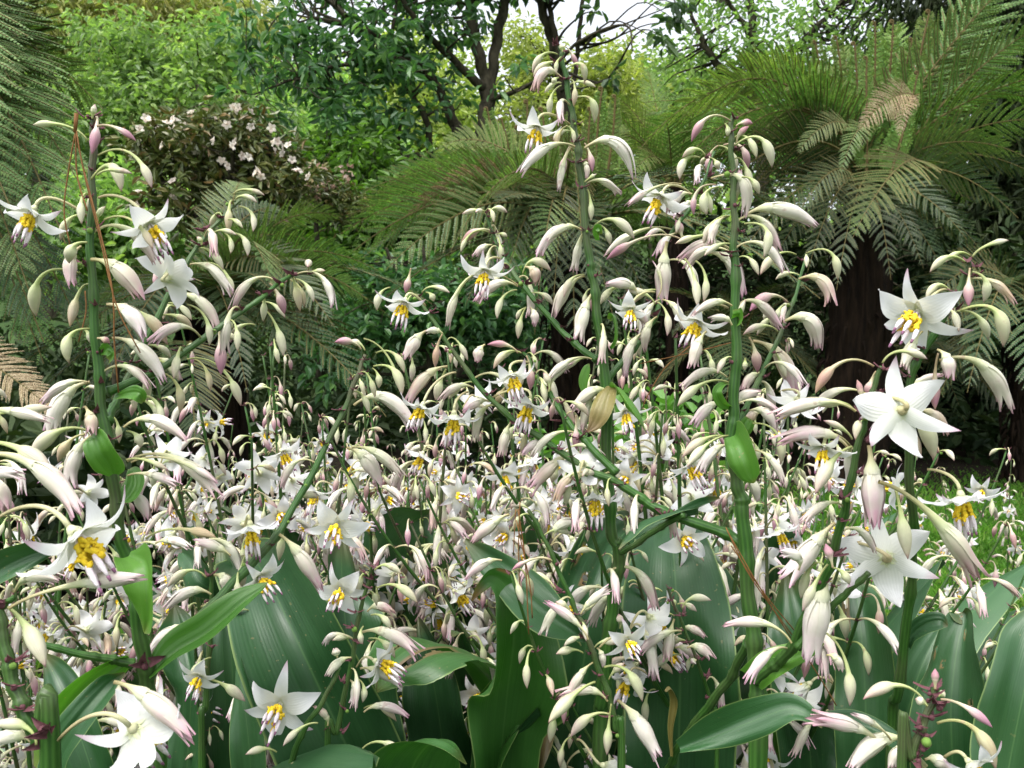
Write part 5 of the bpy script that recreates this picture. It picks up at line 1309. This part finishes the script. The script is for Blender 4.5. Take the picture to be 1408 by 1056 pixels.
for px_, top, d_, w_, lean, who, mt in ((470, 760, .95, 110, 40, J, 'strapblue'), (640, 760, 1.0, 90, -50, I, 'strapblue'), (690, 720, 1.05, 96, 40, I, 'strapblue'), (760, 690, 1.0, 110, -30, F, 'strapblue'), (1050, 720, .95, 90, 30, G, 'strapblue'), (820, 660, 1.1, 90, 50, F, 'strapblue'), (950, 680, 1.1, 80, -40, G, 'strapblue'), (240, 800, .9, 60, 30, A, 'strapblue'), (420, 720, 1.0, 90, -40, N2, 'strap'), (610, 840, .9, 80, 30, J, 'strap'), (760, 830, .85, 70, -20, I, 'strap'), (190, 860, .85, 70, -60, A, 'strapblue'), (1120, 800, .85, 70, 40, G, 'strapblue'), (560, 900, .9, 70, -40, J, 'strap'), (280, 700, 1.1, 60, 30, N2, 'strapblue'), (880, 640, 1.2, 70, 60, F, 'strapblue'), (660, 870, .8, 60, -30, I, 'strap')):
    who.leaf([(px_, 1190, d_, w_ * .7), (px_, 1050, d_, w_), (px_ + lean * .2, 900 if top < 850 else 980, d_, w_), (px_ + lean * .6, top + 50, d_ - .03, w_ * .75), (px_ + lean, top, d_ - .06, w_ * .35), (px_ + lean * 1.3, top + 5, d_ - .08, 3)], mt, 'leaf', .16, who.r.uniform(-25, 25))

# ------------------------------------------------------------ smaller lilies further back in the drift
PR = random.Random(5)
def pt(mm): return np.array(mm, float) / 1000
def local_bud(kind, L, w_, drop, out):
    c = bez(np.zeros(3), np.array([out * .4, 0, .30 * L]), np.array([out, 0, .15 * L]), np.array([out * 1.25, 0, -drop]), 22)
    mb = MB(); bud_geo(mb, c, w_, kind, PR); return mb.build('proto', M[{'b': 'bud', 'p': 'pink', 's': 'spent'}[kind]])
protos = [('bud', local_bud('b', .022, .0026, .014, .014)), ('bud', local_bud('b', .026, .0030, .022, .013)), ('bud', local_bud('p', .025, .0028, .021, .012)), ('bud', local_bud('b', .018, .0026, .004, .018)),
          ('spent_flower', local_bud('s', .034, .0034, .020, .027)), ('spent_flower', local_bud('s', .032, .0035, .031, .014)), ('spent_flower', local_bud('s', .034, .0032, .010, .031))]
fprotos = []
for k in range(8):
    mb, sm = MB(), MB(); out = PR.uniform(.016, .026); C = np.array([out, 0, PR.uniform(-.008, .006)])
    flower_geo(mb, sm, C, np.array([PR.uniform(.2, .9), PR.uniform(-.4, .4), PR.uniform(-.9, .25)]), .0205, PR, None, np.zeros(3), .35, half=k > 5)
    f = mb.build('proto', [M['tep_in'], M['tep_out'], M['spent']]); s_ = sm.build('proto', [M['yellow'], M['fuzzwhite'], M['anther']]); s_.parent = f; fprotos.append(f)
def put(proto, name, parent, loc, rz, sc):
    c = proto.copy(); c.name = name; COL.objects.link(c); c.parent = parent; c.location = loc; c.rotation_euler = (PR.uniform(-.25, .25), PR.uniform(-.3, .3), rz); c.scale = (sc,) * 3
    for ch in proto.children:
        g = ch.copy(); g.name = 'stamen_cluster'; COL.objects.link(g); g.parent = c
    return c
def local_leaf(root, az, Ln, wd, bend, m):
    n, nm = 18, 7; rows = np.zeros((n, nm, 3)); uvs = np.zeros((n, nm, 2)); d = np.array([math.cos(az), math.sin(az), 0]); sd = np.array([-d[1], d[0], 0]); p = np.zeros(3); el = R_(PR.uniform(66, 84)); ph = PR.uniform(0, 6)
    for i in range(n):
        u = i / (n - 1); w2 = wd * .5 * (math.sin(math.pi * (.12 + .88 * u) ** .9) ** .55 if u < .999 else .02)
        t = d * math.cos(el) + np.array([0, 0, math.sin(el)]); nn = np.cross(t, sd)
        for j in range(nm):
            q = 2 * j / (nm - 1) - 1
            rows[i, j] = p + sd * w2 * q - nn * (.25 * w2 * q * q + .006 * math.sin(u * 14 + ph) * abs(q)); uvs[i, j] = (j / (nm - 1), u * Ln * 3)
        p = p + t * Ln / (n - 1); el -= R_(bend) / (n - 1) * (0.3 + 1.4 * u)
    mb = MB(); mb.strip(rows, uvs); mb.build('leaf', M[m], root)
LAB0 = 'small white-flowered lily in the crowded bed behind the foreground stalks'
def mid_lily(H, nf, branches):
    root = thing('flowering_lily', LAB0, 'lily', (0, 0, 0), 'lilies crowding the bed behind the foreground stalks')
    lean = np.array([PR.uniform(-.10, .10), PR.uniform(-.10, .06), 0])
    top = lean + (0, 0, H); c = bez(np.zeros(3), np.array([0, 0, H * .35]), lean * .4 + (0, 0, H * .7), top, 40)
    mb = MB(); mb.tube(c, np.linspace(.0042, .0009, 40), 8); mb.build('flower_stem', M['stem'], root)
    stems = [(c, .48)]
    for k in range(branches):
        i = int(40 * PR.uniform(.42, .62)); a = PR.uniform(0, 6.28); ln = PR.uniform(.14, .26); d = np.array([math.cos(a), math.sin(a), 0])
        cb = bez(c[i], c[i] + d * ln * .4 + (0, 0, ln * .35), c[i] + d * ln * .7 + (0, 0, ln * .75), c[i] + d * ln * .85 + (0, 0, ln * 1.15), 18)
        mb = MB(); mb.tube(cb, np.linspace(.0022, .0008, 18), 7); mb.build('side_branch', M['stem'], root, cb[0]); stems.append((cb, .2))
    sites = []
    for cc, f0 in stems:
        L = np.linalg.norm(np.diff(cc, axis=0), axis=1).sum() * (1 - f0); k = max(4, int(L / .021))
        br = MB()
        for q in np.linspace(f0, 1, k):
            x = cc[min(len(cc) - 1, int(q * (len(cc) - 1)))]; bract_geo(br, x, np.array([0, 0, 1.0]), PR, .0026)
            for _ in range(PR.choice((2, 2, 3))): sites.append((x, q))
        br.build('stem_node', [M['bract'], M['knob']], root, cc[0])
    PR.shuffle(sites)
    for j, (x, q) in enumerate(sites[:92]):
        if j < nf and q < .93: put(PR.choice(fprotos), 'flower', root, x, PR.uniform(0, 6.28), PR.uniform(.85, 1.1))
        else:
            kk = PR.choice((0, 1, 2, 3) if q > .9 else (0, 1, 1, 3, 4, 4, 5, 5, 6, 6, 2)); nm_, pr = protos[kk]; put(pr, nm_, root, x, PR.uniform(0, 6.28), PR.uniform(.75, 1.1) * (.8 if q > .9 else 1))
    a0 = PR.uniform(0, 6)
    for k in range(6): local_leaf(root, a0 + k * 1.047 + PR.uniform(-.3, .3), PR.uniform(.44, .72 if branches == 3 else .56), PR.uniform(.06, .09), PR.uniform(40, 120), PR.choice(('strapblue', 'strapblue', 'strap')))
    return root
PH = [.86, .80, .84, .74, .78, .82]
MID = [mid_lily(PH[k], (13, 15, 12, 16, 14, 10)[k], (2, 3, 2, 3, 3, 1)[k]) for k in range(6)]
used = set()
def place_mid(k, px, py, d, label=None, group=True, rz=None):
    top = P(px, py, d); sc = (top[2] - .04) / PH[k]
    o = MID[k] if k not in used else copy_tree(MID[k]); used.add(k)
    o.location = (top[0], top[1], .03); o.rotation_euler = (0, 0, PR.uniform(0, 6.28) if rz is None else rz); o.scale = (sc,) * 3
    o['label'] = label or LAB0; o['group'] = 'lilies crowding the bed behind the foreground stalks'
    if label and not group: del o['group']
for k, px, py, d, lab in (
    (0, 365, 415, 1.0, 'slim lily with a pale-budded top standing under the hanging dark fern frond'),
    (1, 432, 478, 1.12, 'lily full of small white flowers just right of the slim pale-budded stalk'),
    (2, 72, 415, .72, 'pale lily stalk behind the tall left stalk, against the bluish fern fronds'),
    (3, 665, 470, 1.05, 'white-flowered lily in front of the dark hollow under the middle fern'),
    (4, 700, 505, 1.15, 'small lily beside the dark hollow under the middle fern, right of its white neighbour'),
    (5, 905, 440, .85, 'lily crowded with hanging white flowers close behind the central stalk'),
    (1, 945, 400, .80, 'lily with nodding pinkish buds between the central and the thick right centre stalk'),
    (3, 1085, 520, .92, 'lily behind the thick right centre stalk, before the fern trunk'),
    (5, 1388, 622, 1.7, 'small lily standing alone at the right edge over the lawn'),
    (2, 1325, 640, 1.8, 'lily near the right edge over the lawn, just left of the lone one'),
    (0, 1240, 625, 1.6, 'lily behind the large starry flowers at the right, beside the fern trunk'),
    (5, 20, 690, .75, 'lily at the left edge behind the biggest yellow-bearded flower'),
    (3, 95, 790, .8, 'low white lily between the left leaves and the strip of lawn'),
    (1, 250, 690, .85, 'lily in front of the dark hollow at the left')):
    place_mid(k, px, py, d, lab, False)
for i, (px, py, d) in enumerate(((310, 520, 1.15), (400, 545, 1.05), (350, 590, 1.2), (470, 560, 1.0), (455, 610, 1.3), (540, 555, 1.15), (600, 540, 1.25), (640, 520, 1.1), (730, 540, 1.2), (770, 560, 1.1), (860, 520, 1.05), (930, 520, 1.1), (985, 500, .95), (890, 470, 1.0), (1010, 560, 1.1), (1060, 600, 1.0), (1110, 610, 1.05), (690, 590, 1.0), (580, 610, 1.05), (820, 620, 1.0), (1150, 640, 1.15), (960, 610, 1.0), (250, 740, 1.1), (40, 560, .9), (20, 470, .85), (335, 470, .80), (400, 505, .72), (445, 540, .84), (520, 590, .9), (290, 600, .82), (575, 500, .82), (700, 600, .92), (745, 580, .88), (790, 520, .85), (870, 545, .84), (900, 610, .80), (955, 450, .72), (1000, 600, .85), (1075, 560, .68), (1120, 650, .72), (1060, 680, .70), (60, 640, .62), (25, 590, .55), (100, 700, .68), (640, 650, .82), (800, 680, .85), (318, 455, .86), (368, 480, .92), (412, 462, .84), (525, 515, .86), (565, 462, .80), (645, 455, .90), (692, 475, .82), (742, 455, .92), (782, 490, .80), (880, 415, .76), (918, 455, .86), (968, 420, .80), (1062, 470, .78), (1096, 455, .88), (1135, 560, .80), (600, 500, .95), (850, 480, .82), (940, 520, .78), (285, 560, .76), (130, 720, .88), (60, 770, .80), (185, 770, .78), (30, 860, .66), (110, 840, .70), (235, 640, 1.0))):
    place_mid((i * 5 + 1) % 6, px, py, d)
for i in range(38):
    f = i / 37; d = .95 + 1.9 * (f ** .9)
    lim = (270 - 30 * f, 1120 - 20 * f) if d > 1.3 else (300, 1180)
    px = lim[0] + (lim[1] - lim[0]) * ((i * .6180339) % 1.0); py = 600 + PR.uniform(-45, 50) + (25 if d > 2 else 0)
    place_mid(i % 6, px, py, d)
for who, keys in ((A, ('main', 'a1', 'a2', 'e')), (F, ('main', 'f1', 'n')), (G, ('main', 'g1', 'g2', 'g3', 'h')), (H2, ('main',)), (I, ('main',)), (J, ('main',)), (Lq, ('main',))):
    for key in keys:
        c = who.stems[key]; f0 = .56 if key == 'main' else .22
        for q in np.linspace(f0, .97, 11 if who in (A, F, G) else 6):
            if PR.random() < .25: continue
            x = c[int(q * (len(c) - 1))]; kk = PR.choice((0, 1, 3, 4, 5, 6) if q < .9 else (0, 1, 2, 3)); nm_, pr = protos[kk]
            put(pr, nm_, who.root, x - np.array(who.root.location), PR.uniform(0, 6.28), PR.uniform(.65, .95))
for pr in [p for _, p in protos] + fprotos:
    for ch in list(pr.children): bpy.data.objects.remove(ch)
    bpy.data.objects.remove(pr)
